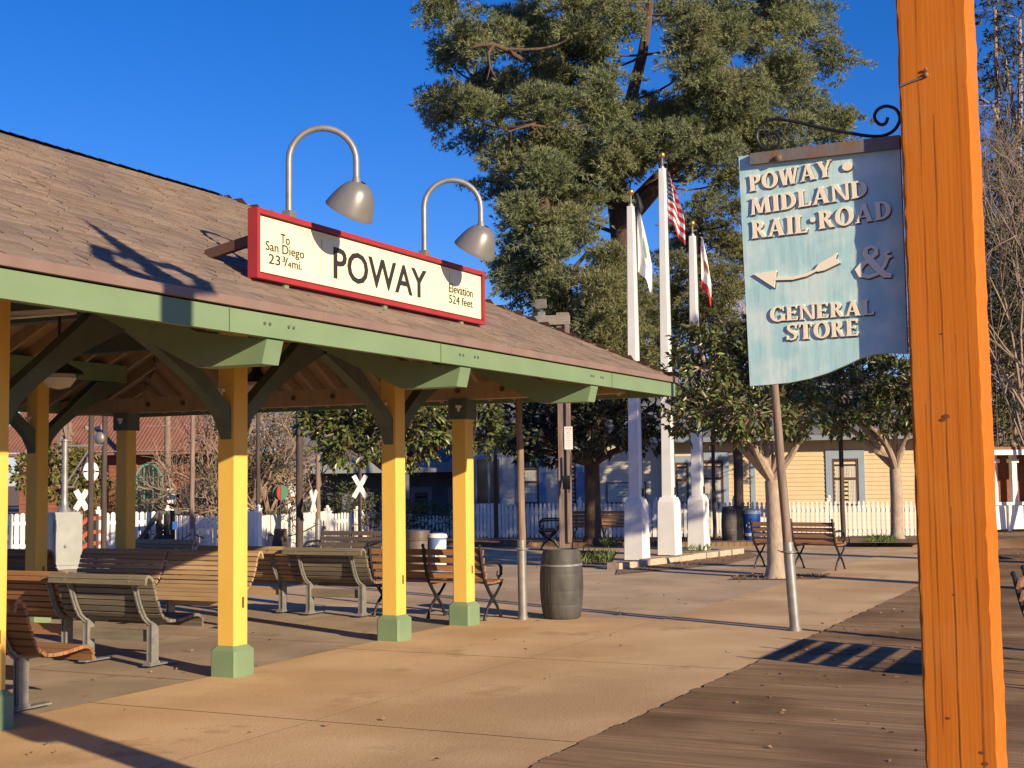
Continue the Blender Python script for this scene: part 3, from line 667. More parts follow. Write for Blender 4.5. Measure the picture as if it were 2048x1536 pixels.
# the post runs on above the picture to a pointed finial between two scrolls: its shadow lies across the shelter roof
tip = onP(47, 418, Vector((XE, 0, ZE)), Vector((SL, 0, 1)).normalized()); ztip = tip.z + (xc - tip.x) / SUN_H[0] * math.tan(SUN_EL)
PX_, PY_ = xc - 2.9 * LEAN, YP + hw
mb = MB(); mb.tube([(PX_, PY_, 4.55), (PX_, PY_, 4.62), (PX_, PY_, 4.80), (PX_, PY_, 5.0), (PX_, PY_, ztip)], [.12, .085, .10, .085, .02], 12); mb.build('finial', M_iron, post)
for sg in (-1, 1):
    mb = MB(); mb.tube([(PX_ + sg * .03, PY_ + sg * .09, 4.40), (PX_ + sg * .08, PY_ + sg * .26, 4.46), (PX_ + sg * .10, PY_ + sg * .36, 4.62), (PX_ + sg * .08, PY_ + sg * .25, 4.80), (PX_ + sg * .04, PY_ + sg * .14, 4.76), (PX_, PY_ + sg * .03, 4.86)], [.05, .075, .085, .08, .055, .04], 8); mb.build('scroll', M_iron, post)

# ================================================================== BENCHES
def slat_bench(name, label, L, ms, group, frames=(-.32, .32)):
    t_ = thing(name, label, 'bench', (0, 0, 0), group)
    backp = [(-.335, .765), (-.325, .80), (-.29, .812), (-.255, .785), (-.232, .735), (-.215, .68), (-.195, .625), (-.172, .57), (-.145, .515), (-.11, .462), (-.06, .425)]
    seatp = [(0.0, .408), (.05, .405), (.10, .405), (.15, .408), (.20, .413), (.25, .419), (.30, .426), (.35, .428), (.395, .415), (.425, .382), (.432, .34)]
    def slats(P):
        m_ = MB()
        for i, (y, z) in enumerate(P):
            a, b = P[max(0, i - 1)], P[min(len(P) - 1, i + 1)]; an = math.atan2(b[1] - a[1], b[0] - a[0])
            m_.box((rnd.uniform(-.004, .004), y, z), (L, .047, .026), Matrix.Rotation(an, 3, 'X'))
        return m_
    slats(backp).build('backrest', ms, t_); slats(seatp).build('seat', ms, t_)
    for x in frames:
        x *= L / 1.25 * 1.3
        m_ = MB()
        arm = [(x, -.345, .79), (x, -.30, .775), (x, -.262, .71), (x, -.225, .60), (x, -.19, .52), (x, -.145, .445), (x, -.09, .40), (x, -.02, .385)]
        for p, q in zip(arm, arm[1:]): m_.bar(p, q, .052, .022, (0, 1, .3)); m_.bar(p, q, .014, .05, (0, 1, .3))
        m_.bar((x, -.02, .382), (x, .40, .385), .045, .03)
        m_.bar((x, -.03, .02), (x, -.03, .39), .018, .075, (0, 1, 0)); m_.bar((x - .024, -.03, .02), (x - .024, -.03, .39), .012, .09, (0, 1, 0)); m_.bar((x + .024, -.03, .02), (x + .024, -.03, .39), .012, .09, (0, 1, 0))
        m_.box((x, .06, .022), (.09, .34, .014)); m_.box((x, -.03, .035), (.07, .12, .03))
        for yy_, z in ((-.30, .79), (-.255, .71), (-.235, .64), (-.215, .58), (-.19, .51)): m_.ball((x, yy_ - .016, z - .01), .009, 4)
        m_.build('frame', M_benchmetal, t_)
    m_ = MB(); xx = frames[1] * L / 1.25 * 1.3; m_.box((0, -.03, .27), (2 * xx - .03, .035, .10)); m_.build('stretcher', ms, t_)
    return t_
def place(o, p, rz=0.0): o.location = (p[0], p[1], .012); o.rotation_euler = (0, 0, rz); return o
GB = 'slat benches under the shelter'
b3 = place(slat_bench('slat_bench', 'weathered grey slat bench seen from behind, left of the second yellow column', 1.12, M_greyslat, GB), (-8.57, 9.50))
b6 = dup(b3, (-9.12, 13.82, .012), 0, 'weathered grey slat bench seen from behind, left of the third yellow column', GB)
b2 = place(slat_bench('slat_bench', 'reddish brown slat bench seen from behind beside the grey bench', 1.5, M_brownslat, GB), (-9.82, 9.62))
b1 = dup(b2, (-8.02, 7.32, .012), 0, 'brown slat bench in shade behind the nearest column, rolled seat edge toward us', GB)
b4 = place(slat_bench('slat_bench', 'sunlit tan slat bench facing us behind the second yellow column', 1.30, M_tanslat, GB), (-10.08, 12.42), PI)
b4a = dup(b4, (-11.43, 12.42, .012), PI, 'sunlit tan slat bench facing us left of the second yellow column', GB)
b5 = dup(b4, (-10.40, 13.92, .012), 0, 'tan slat bench seen from behind between the tan and the grey one', GB)
p = at(45, 1148, 17.0); b8 = dup(b2, (p.x, p.y, .012), 0, 'brown slat bench whose back shows behind the nearest column', GB)
p = at(300, 1112, 18.6); b8b = dup(b4, (p.x - .1, p.y, .012), PI, 'tan slat bench top showing over the backs of the sunlit benches', GB)
# cast iron park benches
def iron_bench(label, L, group, mid=True, ms=None):
    t_ = thing('park_bench', label, 'bench', (0, 0, 0), group); ms = ms or M_brownslat
    m_ = MB()
    for y, z in ((-.135, .775), (-.115, .685), (-.09, .595), (-.06, .505)): m_.box((0, y, z), (L, .022, .068), Matrix.Rotation(-.25, 3, 'X'))
    m_.build('backrest', ms, t_)
    m_ = MB()
    for y, z in ((.0, .425), (.085, .42), (.17, .42), (.255, .425), (.34, .432)): m_.box((0, y, z), (L, .068, .022))
    m_.build('seat', ms, t_)
    xs_ = [-L / 2 + .03, L / 2 - .03] + ([0] if mid else [])
    for i, x in enumerate(xs_):
        m_ = MB()
        m_.tube([(x, -.17, .84), (x, -.15, .80), (x, -.14, .72), (x, -.11, .60), (x, -.075, .50), (x, -.03, .425), (x, .05, .33), (x, .15, .235), (x, .26, .14), (x, .335, .03), (x, .35, .0)], [.014, .026, .02, .021, .021, .022, .02, .022, .017, .016, .026], 6)
        m_.tube([(x, .385, .41), (x, .33, .35), (x, .24, .28), (x, .15, .235), (x, .03, .15), (x, -.045, .05), (x, -.06, .0)], [.018, .017, .017, .022, .017, .016, .026], 6)
        m_.tube([(x, -.03, .40), (x, .38, .405)], .015, 5)
        if i < 2:
            m_.tube([(x, -.115, .64), (x, 0, .655), (x, .18, .655), (x, .31, .64), (x, .375, .58), (x, .37, .50), (x, .31, .46), (x, .27, .50), (x, .29, .545)], [.015, .018, .02, .02, .02, .018, .015, .012, .012], 6)
        m_.ball((x, -.172, .855), .022, 5)
        m_.build('leg', M_iron, t_)
    return t_
GI = 'cast iron park benches'
k1 = place(iron_bench('brown slat park bench with black iron ends between the third and fourth yellow columns', 1.55, GI), (-7.92, 13.98))
def park(px, py, rz, label, off=(0, 0)):
    q = g(px, py); return dup(k1, (q.x + off[0], q.y + off[1], .008), rz, label, GI)
park(1592, 1139, -.16, 'park bench behind the tree in the small square bed on the plaza')
park(1112, 1096, 2.0, 'dark park bench seen end on, beside the big timber post')
park(1205, 1090, .12, 'dark park bench by the fence, left of the white flagpole bases')
q = g(2044, 1385); dup(k1, (q.x + .135, q.y + .80, .02), -PI / 2, 'iron ended park bench on the boardwalk at the right edge', GI)
p = at(695, 1075, 21.5); place(iron_bench('grey brown park bench beyond the grey slat benches, in front of the gate', 1.2, GI, True, mat('shade_darkened_slats', (.12, .085, .065), .8, (.17, .125, .095), 6, stretch=(.4, 5, 5), island=.2)), p, PI)  # bench brown with shade put into the slat colour
q = g(2047, 1120); dup(k1, (q.x + .45, q.y, .02), -1.2, 'dark park bench far off near the white porch', GI)

# ================================================================== POLES
def pole(px, py, h, label, dark=False, r=.055, sleeve=.62, lean=(0, 0), lit_ring=True, loc=None, group='timber poles around the plaza', rt=None):
    q = loc or g(px, py); t_ = thing('timber_pole', label, 'pole', (q.x, q.y, 0), group); L_ = Vector((lean[0], lean[1], 0))
    def P_(z): return Vector((q.x, q.y, z)) + L_ * (z / h)
    n = 9; m_ = MB(); m_.tube([P_(sleeve - .04 + (h - sleeve + .04) * i / n) + Vector((rnd.gauss(0, .004), rnd.gauss(0, .004), 0)) for i in range(n + 1)], [r + ((rt or r * .8) - r) * i / n for i in range(n + 1)], 10)
    m_.build('shaft', M_darkpole if dark else M_pole, t_, True)
    if sleeve > 0:
        m_ = MB(); m_.tube([P_(.0), P_(sleeve)], r * 1.12, 14); m_.lathe([(r * 1.3, 0), (r * 1.3, .05)], (q.x, q.y, 0), 14); m_.build('sleeve', M_gmetal, t_, True)
        m_ = MB(); c = P_(sleeve - .1); m_.lathe([(r * 1.12, -.01), (r * 1.7, -.008), (r * 1.7, .008), (r * 1.12, .01)], c, 14, None, 0, False)
        for a in (0, PI / 2, PI, 1.5 * PI): m_.tube([c + Vector((math.cos(a) * r * 1.6, math.sin(a) * r * 1.6, 0)), c + Vector((math.cos(a) * r * 2.3, math.sin(a) * r * 2.3, .012))], .006, 5)
        m_.build('collar', M_gmetal, t_, True)
    return t_
pole(1591, 1263, 3.4, 'leaning pole with galvanised sleeve on the tan path below the blue sign', r=.05, sleeve=.93, lean=(-.22, .05))
pole(1046, 1240, 2.93, 'pole with galvanised sleeve standing left of the dark barrel', r=.047, sleeve=.92, lean=(-.02, 0))
pole(384, 1112, 4.2, 'tan pole with galvanised sleeve left of the second yellow column', r=.058, sleeve=.6)
pole(516, 1106, 4.2, 'thin dark pole right of the second yellow column', True, r=.05, sleeve=.5)
pole(599, 1106, 4.4, 'thick dark pole with sunlit foot behind the grey benches', True, r=.09, sleeve=0)
pole(180, 1150, 4.6, 'dark pole in front of the grey signal cabinet', True, r=.055, sleeve=0)
pole(207, 1128, 4.6, 'dark pole right of the crossing signal', True, r=.06, sleeve=0)
pole(334, 1078, 5.0, 'weathered tan pole rising beyond the black ramp', r=.10, sleeve=0)
pole(720, 1090, 2.3, 'slim brown pole by the fence gate', r=.055, sleeve=0)
pole(636, 1104, 2.2, 'short pole with bright sleeve left of the fence gate', r=.06, sleeve=.75)
pole(1480, 1088, 3.5, 'dark square looking pole beside the blue bin', True, r=.115, sleeve=0, rt=.11)
pole(1687, 1086, 3.6, 'slim dark pole in front of the hotel window', True, r=.06, sleeve=0)
pole(1430, 1084, 3.6, 'slim dark pole in front of the shaded hotel windows', True, r=.05, sleeve=0)
pole(993, 1084, 3.2, 'thin dark pole beside the white house porch', True, r=.06, sleeve=0)
pole(0, 0, 4.2, 'pole with galvanised sleeve at the right side of the boardwalk', r=.057, sleeve=.9, loc=g(2210, 1319))
# ropes slung low between the poles beyond the shelter
def rope(a, b, sag, label):
    a, b = Vector(a), Vector(b); n = 10
    m_ = MB(); m_.tube([a.lerp(b, i / n) - Vector((0, 0, sag * 4 * (i / n) * (1 - i / n))) for i in range(n + 1)], .014, 5)
    tag(m_.build('chain', M_iron), label, 'chain', 'chains slung between the far poles')
rope(g(720, 1090) + Vector((0, 0, .62)), g(800, 1075) + Vector((0, 0, .6)), .25, 'dark chain drooping right of the gate pole')
rope(g(636, 1104) + Vector((0, 0, .65)), g(516, 1106) + Vector((0, 0, .5)), .2, 'dark chain drooping left of the bright sleeved pole')
rope(g(384, 1112) + Vector((0, 0, .5)), g(180, 1150) + Vector((0, 0, .35)), .22, 'long dark chain drooping in front of the signal cabinet')
rope(g(384, 1112) + Vector((0, 0, .5)), g(516, 1106) + Vector((0, 0, .5)), .2, 'dark chain passing behind the second yellow column')

# big square timber post with floodlights and a small notice plate
q = at(1133, 1104, 29.9); q.z = 0; H_ = at(1128, 622, 29.9).z
bp = thing('timber_post', 'tall square weathered timber post with crossarm and floodlights behind the dark barrel', 'post', (q.x, q.y, 0))
dH2 = Matrix.Rotation(.25, 3, 'Z')
mb = MB(); mb.box((q.x, q.y, H_ / 2), (.26, .26, H_), dH2); mb.box((q.x + .13, q.y - .09, H_ / 2), (.08, .14, H_ - .4), dH2); mb.build('timber', M_pole, bp)
mb = MB(); mb.box((q.x - .26, q.y - .18, H_ - .17), (.92, .16, .21), dH2); mb.build('crossarm', mat('grey_old_timber', (.20, .18, .16), .9, (.28, .25, .22), 5, stretch=(.5, 6, 6), bump=.3), bp)
mb = MB(); mb.box((q.x - .46, q.y - .15, H_ - .02), (.16, .1, .12), dH2); mb.box((q.x - .46, q.y - .15, H_ + .10), (.03, .03, .14)); mb.box((q.x - .45, q.y - .2, H_ + .22), (.24, .12, .19), dH2 @ Matrix.Rotation(.3, 3, 'X')); mb.box((q.x - .45, q.y - .265, H_ + .235), (.2, .012, .15), dH2 @ Matrix.Rotation(.3, 3, 'X')); mb.build('floodlight', M_benchmetal, bp)
mb = MB(); mb.box((q.x - .56, q.y - .28, H_ - .17), (.19, .12, .20), dH2); mb.build('junction_box', M_benchmetal, bp)
c = at(1137, 876, 29.62)
mb = MB(); mb.box(c, (.18, .012, .50), dH2); n1 = mb.build('notice_plate', M_white, bp)
mb = MB(); pp = dH2 @ Vector((0, -.0085, 0)); ex = dH2 @ Vector((1, 0, 0))
for i, (w_, hh) in enumerate(((.13, .03), (.11, .012), (.06, .03), (.13, .012), (.12, .012), (.10, .012), (.13, .012), (.11, .012), (.13, .012), (.09, .012))):
    for sx in np.linspace(-w_ / 2, w_ / 2 - .02, max(2, int(w_ / .03))): mb.box(c + pp + ex * float(sx + .01) + Vector((0, 0, .205 - i * .044)), (.017, .003, hh), dH2)
mb.build('print', M_signtxt, n1)
mb = MB(); mb.tube([at(1143, 905, 29.68), at(1141, 950, 29.68), at(1138, 985, 29.62)], .018, 6); mb.box(at(1133, 965, 29.62), (.16, .1, .3), dH2); mb.build('conduit_box', M_iron, bp)

# ================================================================== BARREL AND BINS
def barrel(p, h, r, m, label, cat, hoop=None, name='barrel'):
    t_ = thing(name, label, cat, p); prof = [(r * .80, 0), (r * .83, .01)]
    for i in range(1, 20):
        u_ = i / 20; prof.append((r * (.83 + .17 * math.sin(PI * u_) ** .8), h * u_))
        if i in (4, 8, 13, 16): prof.append((prof[-1][0] - .002, h * u_ + .006)); prof.append((prof[-1][0] + .002, h * u_ + .012))
    prof += [(r * .83, h), (r * .78, h + .002), (r * .72, h - .03)]
    m_ = MB(); m_.lathe(prof, p, 36)
    for k in range(14):                              # stave joints
        a = 2 * PI * k / 18 + .1
        pts = [Vector((p[0], p[1], p[2])) + Vector((math.cos(a) * (rr - .001), math.sin(a) * (rr - .001), z)) for rr, z in prof[1:-3]]
        m_.tube(pts, .0035, 4, False)
    m_.build('body', m, t_, True)
    if hoop:
        m_ = MB(); rr = r * (.83 + .17 * math.sin(PI * hoop) ** .8)
        m_.lathe([(rr + .001, -.012), (rr + .008, -.01), (rr + .008, .01), (rr + .001, .012)], (p[0], p[1], p[2] + h * hoop), 36, Matrix.Rotation(.03, 3, 'X'), 0, False); m_.build('hoop', mat('dull_hoop', (.32, .32, .33), .5, (.20, .20, .20), 9, metal=.4), t_, True)
    return t_
q = g(1110, 1241); barrel((q.x, q.y + .2, .008), .80, .252, M_barrel, 'dark weathered barrel with one pale hoop beside the fourth yellow column', 'barrel', .78)
q = g(1457, 1089); barrel((q.x, q.y + .1, .02), .86, .19, M_barrel, 'tall dark barrel bin by the hotel fence', 'bin', None, 'barrel_bin')
q2 = g(1473, 1089); t_ = thing('bin_box', 'square black bin next to the tall dark barrel bin', 'bin', (q2.x, q2.y + .25, 0))
mb = MB(); mb.cbox(q2.x, q2.y + .25, .02, .86, .38, .03); mb.cbox(q2.x, q2.y + .25, .86, .90, .42, .03); mb.build('body', M_blackp, t_)
def drum(p, h, r, m, lid, label, lidh=.08, name='recycling_bin'):
    t_ = thing(name, label, 'bin', p); m_ = MB(); m_.lathe([(r * .88, 0), (r * .9, .02), (r, h - lidh)], p, 28); m_.build('body', m, t_, True)
    m_ = MB(); z = h - lidh; m_.lathe([(r * .98, z - .01), (r * 1.1, z), (r * 1.1, z + .03), (r * 1.04, z + .035), (r * 1.02, h), (r * .6, h + .015)], p, 28); m_.build('lid', lid, t_, True); return t_
q = g(1504, 1089); bb_ = drum((q.x, q.y + .1, .02), .78, .19, M_bluep, mat('pale_blue_plastic', (.30, .42, .60), .4), 'blue recycling bin right of the thick dark pole')
mb = MB(); cq = Vector((q.x, q.y + .1, 0)); mb.lathe([(.188, .20), (.189, .27)], cq, 28, None, 0, False)
dd = (C0 - cq); dd.z = 0; dd.normalize(); sx = Vector((0, 0, 1)).cross(dd)
for k in range(3):
    a = k * 2 * PI / 3 + .5; ce = cq + dd * .19 - sx * .10 + Vector((0, 0, .46)); mb.prism([(math.cos(a + j) * .05, math.sin(a + j) * .06) for j in (0, .7, 1.3)], ce, sx, (0, 0, 1), .006)
mb.build('label_band', M_white, bb_)
q = g(836, 1143); t_ = drum((q.x, q.y, .0), .725, .205, mat('grey_brown_plastic', (.12, .10, .085), .5, (.17, .145, .12), 4), mat('brown_lid', (.11, .085, .07), .5), 'grey brown drum bin left of the white topped recycling bin', .17, 'drum_bin')
mb = MB(); mb.lathe([(.206, .55), (.215, .555), (.215, .57), (.206, .575)], (q.x, q.y, 0), 28, None, 0, False); mb.build('rim', M_gmetal, t_)
q = g(876, 1143); rb_ = drum((q.x, q.y, .0), .66, .155, mat('recycling_blue', (.13, .22, .42), .45), M_white, 'white topped blue recycling bin beside the grey brown drum', .06)
# white wrap with the recycling words on the sunlit side
mb = MB(); n = 10; a0 = math.atan2(-1, .35) - .15; rr = .1565
ring = [(q.x + rr * math.cos(a0 + i * .16), q.y + rr * math.sin(a0 + i * .16)) for i in range(n + 1)]
for i in range(n):
    z1 = .42 + min(1, i / 4) * .14; z2 = .42 + min(1, (i + 1) / 4) * .14
    mb.add([(*ring[i], .03), (*ring[i + 1], .03), (*ring[i + 1], z2), (*ring[i], z1)], [(0, 1, 2, 3)])
wr = mb.build('white_wrap', M_white, rb_)
mb = MB(); tmp = MB(); text_to(tmp, 'RECYCLE', (0, 0, 0), (.26, 0, 0), .055, None, (0, 0, 1), (0, -1, 0), .002)
for z0 in (.36, .27):
    vs = []
    for v in tmp.v:
        a = a0 + .22 + v[0] / rr; vs.append((q.x + (rr + .003 - v[1] * .2) * math.cos(a), q.y + (rr + .003) * math.sin(a), z0 + v[2]))
    mb.add(vs, tmp.f)
mb.build('lettering', M_black, rb_)

# ================================================================== FLAGPOLES
def flagpole(px, py, toppx, toppy, label, rot):
    q = g(px, py); dpt = (q - C0).dot(ROT @ Vector((0, 0, -1))); tp = at(toppx, toppy, dpt)
    t_ = thing('flagpole', label, 'flagpole', (q.x, q.y, 0), 'three white square flagpoles'); x, y = q.x, q.y + .18
    m_ = MB(); m_.cbox(x, y, .02, 1.10, .40, .012, .37); m_.cbox(x, y, 1.10, 1.20, .37, .012, .30)
    m_.box((x - .01 + .202, y - .0, .10), (.006, .09, .16)); m_.build('plinth', M_white, t_)
    h = tp.z; m_ = MB(); n = 6; r0, r1 = .235, .135
    m_.cbox(x, y, 1.20, h, r0, .012, r1); m_.build('shaft', M_white, t_)
    m_ = MB(); m_.tube([(x, y, h), (x, y, h + .22)], .022, 8); m_.tube([(x, y, h + .12), (x + .10, y + .03, h + .13)], .018, 6); m_.lathe([(.05, 0), (.05, .05), (.02, .06)], (x, y, h), 10); m_.build('truck', M_gmetal, t_)
    m_ = MB(); m_.ball((x, y, h + .29), .072, 10); m_.build('ball', M_gold, t_, True)
    m_ = MB(); m_.tube([(x + r0 / 2 + .02, y + .02, 1.35), (x + .10, y + .03, h + .12)], .007, 5); m_.box((x + r0 / 2 + .015, y + .02, 1.32), (.05, .03, .16)); m_.build('halyard', M_iron, t_)
    return Vector((x, y, h)), t_
f1, _ = flagpole(1268, 1122, 1257, 400, 'white square flagpole nearest the plaza, leftmost of the three', 0)
f2, _ = flagpole(1334, 1112, 1311, 322, 'tallest white square flagpole, the middle one of the three', 0)
f3, _ = flagpole(1393, 1102, 1385, 462, 'white square flagpole farthest back, rightmost of the three', 0)
def limp(top, H_, rows, folds, name, label, parts, width=.30, taper=.5, side=(.86, .50)):
    """a limp hanging flag: a pleated sheet; parts paints cell (i along the fly, j down) by material"""
    t_ = thing(name, label, 'flag', top); nu, nv = 36, rows; grid = []
    sx = Vector((side[0], side[1], 0)).normalized(); sy = Vector((-sx.y, sx.x, 0))
    for j in range(nv + 1):
        v = j / nv; row = []; wv = width * (.28 + .72 * min(1, v * 1.6) ** .9)
        for i in range(nu + 1):
            u = i / nu; amp = .055 * (.4 + v) ; x = wv * u; yv = amp * math.sin(u * folds * PI + v * 1.4) + .02 * math.sin(u * 9 + v * 6)
            drop = H_ * v + u * taper * H_ * .45 * (.4 + .6 * v) + .02 * math.sin(u * folds * PI * 1.0 + 1)
            row.append(top + sx * x + sy * yv - Vector((0, 0, drop)))
        grid.append(row)
    m_ = MB(); ms = []
    for j in range(nv):
        for i in range(nu):
            nm, m = parts(i / nu, j / nv)
            if m not in ms: ms.append(m)
            m_.add([grid[j][i], grid[j][i + 1], grid[j + 1][i + 1], grid[j + 1][i]], [(0, 1, 2, 3)], ms.index(m))
    m_.build('cloth', ms, t_, True)
    m_ = MB(); m_.tube([grid[0][0] + Vector((0, 0, .03)), grid[0][0] - sx * .04 + Vector((0, 0, .05))], .012, 5); m_.build('clip', M_gmetal, t_)
    return t_
def usa(u, v):
    if u < .42 and v < .54:
        return ('canton_stars', M_flagw) if (int(u * 26) % 2 == 0 and int(v * 22) % 2 == 0) else ('canton', M_flagb)
    return ('red_stripe', M_flagr) if int(v * 13) % 2 == 0 else ('white_stripe', M_flagw)
limp(f2 + Vector((.10, .03, -.02)), 1.02, 52, 3.2, 'national_flag', 'limp red and white striped flag with starry blue canton on the tallest pole', usa, .34, 1.35)
def calif(u, v):
    if v > .83: return ('red_band', M_flagr)
    if .12 < u < .26 and .16 < v < .28: return ('star', M_flagr)
    if .25 < u < .78 and .40 < v < .62 and not (.38 < u < .45 and v > .55) and not (.6 < u < .66 and v > .55): return ('bear_shape', M_bear)
    return ('white_field', M_flagw)
limp(f3 + Vector((.17, .09, .04)), 1.15, 50, 2.2, 'state_flag', 'limp white flag with red band and brown bear on the farthest pole', calif, .22, .9)
def city(u, v):
    d = math.hypot((u - .5) * 1.3, (v - .52))
    if d < .16: return ('green_emblem', M_flagg)
    if .25 < d < .31 and v > .5: return ('lilac_arc', M_flaglb)
    return ('white_field', M_flagw)
limp(f1 + Vector((.12, .05, -.02)), 1.25, 44, 2.4, 'city_flag', 'limp white flag with green and lilac emblem on the nearest flagpole', city, .28, .85)
# a hooded crow-like dark tassel sits at the top of the nearest pole: halyard snarl
mb = MB(); mb.tube([f1 + Vector((.12, .02, .26)), f1 + Vector((.16, .02, .12)), f1 + Vector((.20, .02, -.05)), f1 + Vector((.19, .02, -.16))], [.02, .05, .06, .02], 7)
tag(mb.build('bird', M_iron, None, True), 'dark bird perched beside the gilded ball of the nearest flagpole', 'bird')

# ================================================================== FENCES
def fence(name, A, B, h, label, m=M_white, pitch=.115, pw=.075, style='point', base=.06, posts=2.2, group='white picket fences', rails=(.2, .75), front=1):
    A, B = Vector(A), Vector(B); A.z = B.z = 0; d = B - A; L = d.length; d.normalize(); n_ = Vector((d.y, -d.x, 0)) * front
    R = Matrix((d, n_, Vector((0, 0, 1)))).transposed(); 
    if R.determinant() < 0: R = Matrix((d, -n_, Vector((0, 0, 1)))).transposed()
    t_ = thing(name, label, 'fence', A, group); m_ = MB(); u = pitch / 2
    while u < L:
        w_ = pw * rnd.uniform(.96, 1.04); hh = h + rnd.uniform(-.008, .008); c = A + d * u + n_ * .03; x = w_ / 2
        if style == 'point': prof = [(-x, base), (x, base), (x, hh - .13), (x * .5, hh - .11), (x * .85, hh - .06), (x * .45, hh - .025), (0, hh), (-x * .45, hh - .025), (-x * .85, hh - .06), (-x * .5, hh - .11), (-x, hh - .13)]
        elif style == 'round': prof = [(-x, base), (x, base), (x, hh - .035), (x * .6, hh - .008), (0, hh), (-x * .6, hh - .008), (-x, hh - .035)]
        else: prof = [(-x, base), (x, base), (x, hh), (-x, hh)]
        m_.prism(prof, c, d, (0, 0, 1), .02); u += pitch
    m_.build('pickets', m, t_)
    m_ = MB()
    for z in rails: m_.box(A + d * (L / 2) + Vector((0, 0, h * z)), (L, .035, .08), R)
    m_.build('rail', m, t_)
    k = max(1, round(L / posts))
    for i in range(k + 1):
        c = A + d * (L * i / k) - n_ * .03; m_ = MB(); m_.box(c + Vector((0, 0, (h + .04) / 2)), (.1, .1, h + .04), R); m_.box(c + Vector((0, 0, h + .05)), (.13, .13, .025), R)
        m_.ball(c + Vector((0, 0, h + .10)), .045, 4); m_.build('post', m, t_)
    return t_
PF = g(1484, 1078)
def fp_(px): return onP(px, 1078, PF, nH)
fence('picket_fence', fp_(1475), fp_(1850), .96, 'cream lit picket fence with shaped tops in front of the yellow hotel', base=.05)
fence('picket_fence', fp_(1010), fp_(1470), .96, 'shaded white picket fence in front of the white house behind the flagpoles', base=.05)
fence('picket_fence', g(820, 1078), g(905, 1076), .62, 'small pale fence in the shade between the third and fourth yellow columns', pitch=.10, pw=.06, style='round', posts=2.6)
fence('porch_fence', fp_(938), fp_(1008), .95, 'shaded white porch fence right of the fourth yellow column', pitch=.10, pw=.07, style='flat', base=.04)
fence('picket_fence', g(516, 1108), g(657, 1090), .86, 'bluish shaded white picket fence behind the dark pole and round target', style='round', pitch=.10, pw=.085, base=.04)
ga = fence('fence_gate', g(660, 1094), g(716, 1088), .82, 'white gate of spaced slats beside the slim brown pole', style='round', pitch=.16, pw=.09, base=.1, posts=9)
fence('picket_fence', g(722, 1086), g(775, 1082), .80, 'bluish white picket fence right of the gate', style='round', pitch=.12, pw=.08, base=.08)
fence('picket_fence', g(342, 1108), g(440, 1112), .88, 'sunlit white picket fence beside the second yellow column', style='round', pitch=.15, pw=.10, base=.04)
fence('solid_fence', g(486, 1110), g(515, 1112), .98, 'sunlit solid white fence panel right of the second yellow column', style='flat', pitch=.10, pw=.099, base=.02)
fence('picket_fence', g(196, 1108), g(335, 1104), .95, 'white picket fence beyond the black ramp and dark poles', style='round', pitch=.13, pw=.10, base=.05)
fence('picket_fence', g(-20, 1110), g(72, 1108), .95, 'white picket fence at the far left behind the nearest column', style='round', pitch=.13, pw=.10, base=.05)

# ================================================================== RAILWAY PIECES
def crossbuck(px, py, d, s, rot, label, m=M_white, tall=None, group='small white crossbuck signs'):
    c = at(px, py, d); t_ = thing('crossbuck_sign', label, 'sign', c, group); m_ = MB(); Rz = Matrix.Rotation(HEAD + rot, 3, 'Z')
    m_.box(c, (s, .02, .11), Rz @ Matrix.Rotation(1.05, 3, 'Y')); m_.box(c + Rz @ Vector((0, -.022, 0)), (s, .02, .11), Rz @ Matrix.Rotation(-1.05, 3, 'Y')); m_.build('boards', m, t_)
    return t_
c = at(720, 973, 33.5); crossbuck(720, 973, 33.4, .62, .05, 'cream crossbuck on the slim pole above the gate')
crossbuck(626, 1003, 30.0, .55, 1.3, 'pale blue crossbuck turned edge on beside the short sleeved pole')
crossbuck(163, 1000, 27.5, .45, .15, 'bright white crossbuck right of the signal cabinet')
crossbuck(975, 968, 40.0, .55, .3, 'dim crossbuck in the dark porch right of the fourth column')
# wig-wag signal
q = g(112, 1140); sg_ = thing('crossing_signal', 'grey cabinet wigwag crossing signal with white disc and red lens', 'railway signal', (q.x, q.y, 0))
Rz = Matrix.Rotation(HEAD + .55, 3, 'Z'); ex, ey = Rz @ Vector((1, 0, 0)), Rz @ Vector((0, 1, 0)); dq = (q - C0).dot(ROT @ Vector((0, 0, -1))); k_ = dq / F_PX
mb = MB(); cb = Vector((q.x, q.y + .2, 0)); mb.box(cb + Vector((0, 0, .53)), (.56, .50, 1.04), Rz); mb.box(cb + Vector((0, 0, 1.06)), (.50, .44, .06), Rz); mb.build('cabinet', M_cab, sg_)
mb = MB(); mb.box(cb - ey * .262 + Vector((0, 0, .52)), (.44, .025, .86), Rz); mb.ball(cb - ey * .29 + Vector((0, 0, .45)) - ex * .04, .03, 5)
for z in (.25, .8): mb.box(cb - ey * .275 - ex * .22 + Vector((0, 0, z)), (.05, .03, .14), Rz)
mb.build('door', M_cab, sg_)
mt = Vector((cb.x, cb.y, 0)); ztop = at(110, 878, dq).z
mb = MB(); mb.lathe([(.15, 1.07), (.13, 1.12), (.075, 1.2), (.06, 1.4), (.055, ztop - .05), (.07, ztop - .04), (.07, ztop), (.03, ztop + .02)], mt, 16); mb.build('mast', M_gmetal, sg_, True)
ea = ROT @ Vector((1, 0, 0)); ea.z = 0; ea.normalize(); za = ztop - .12
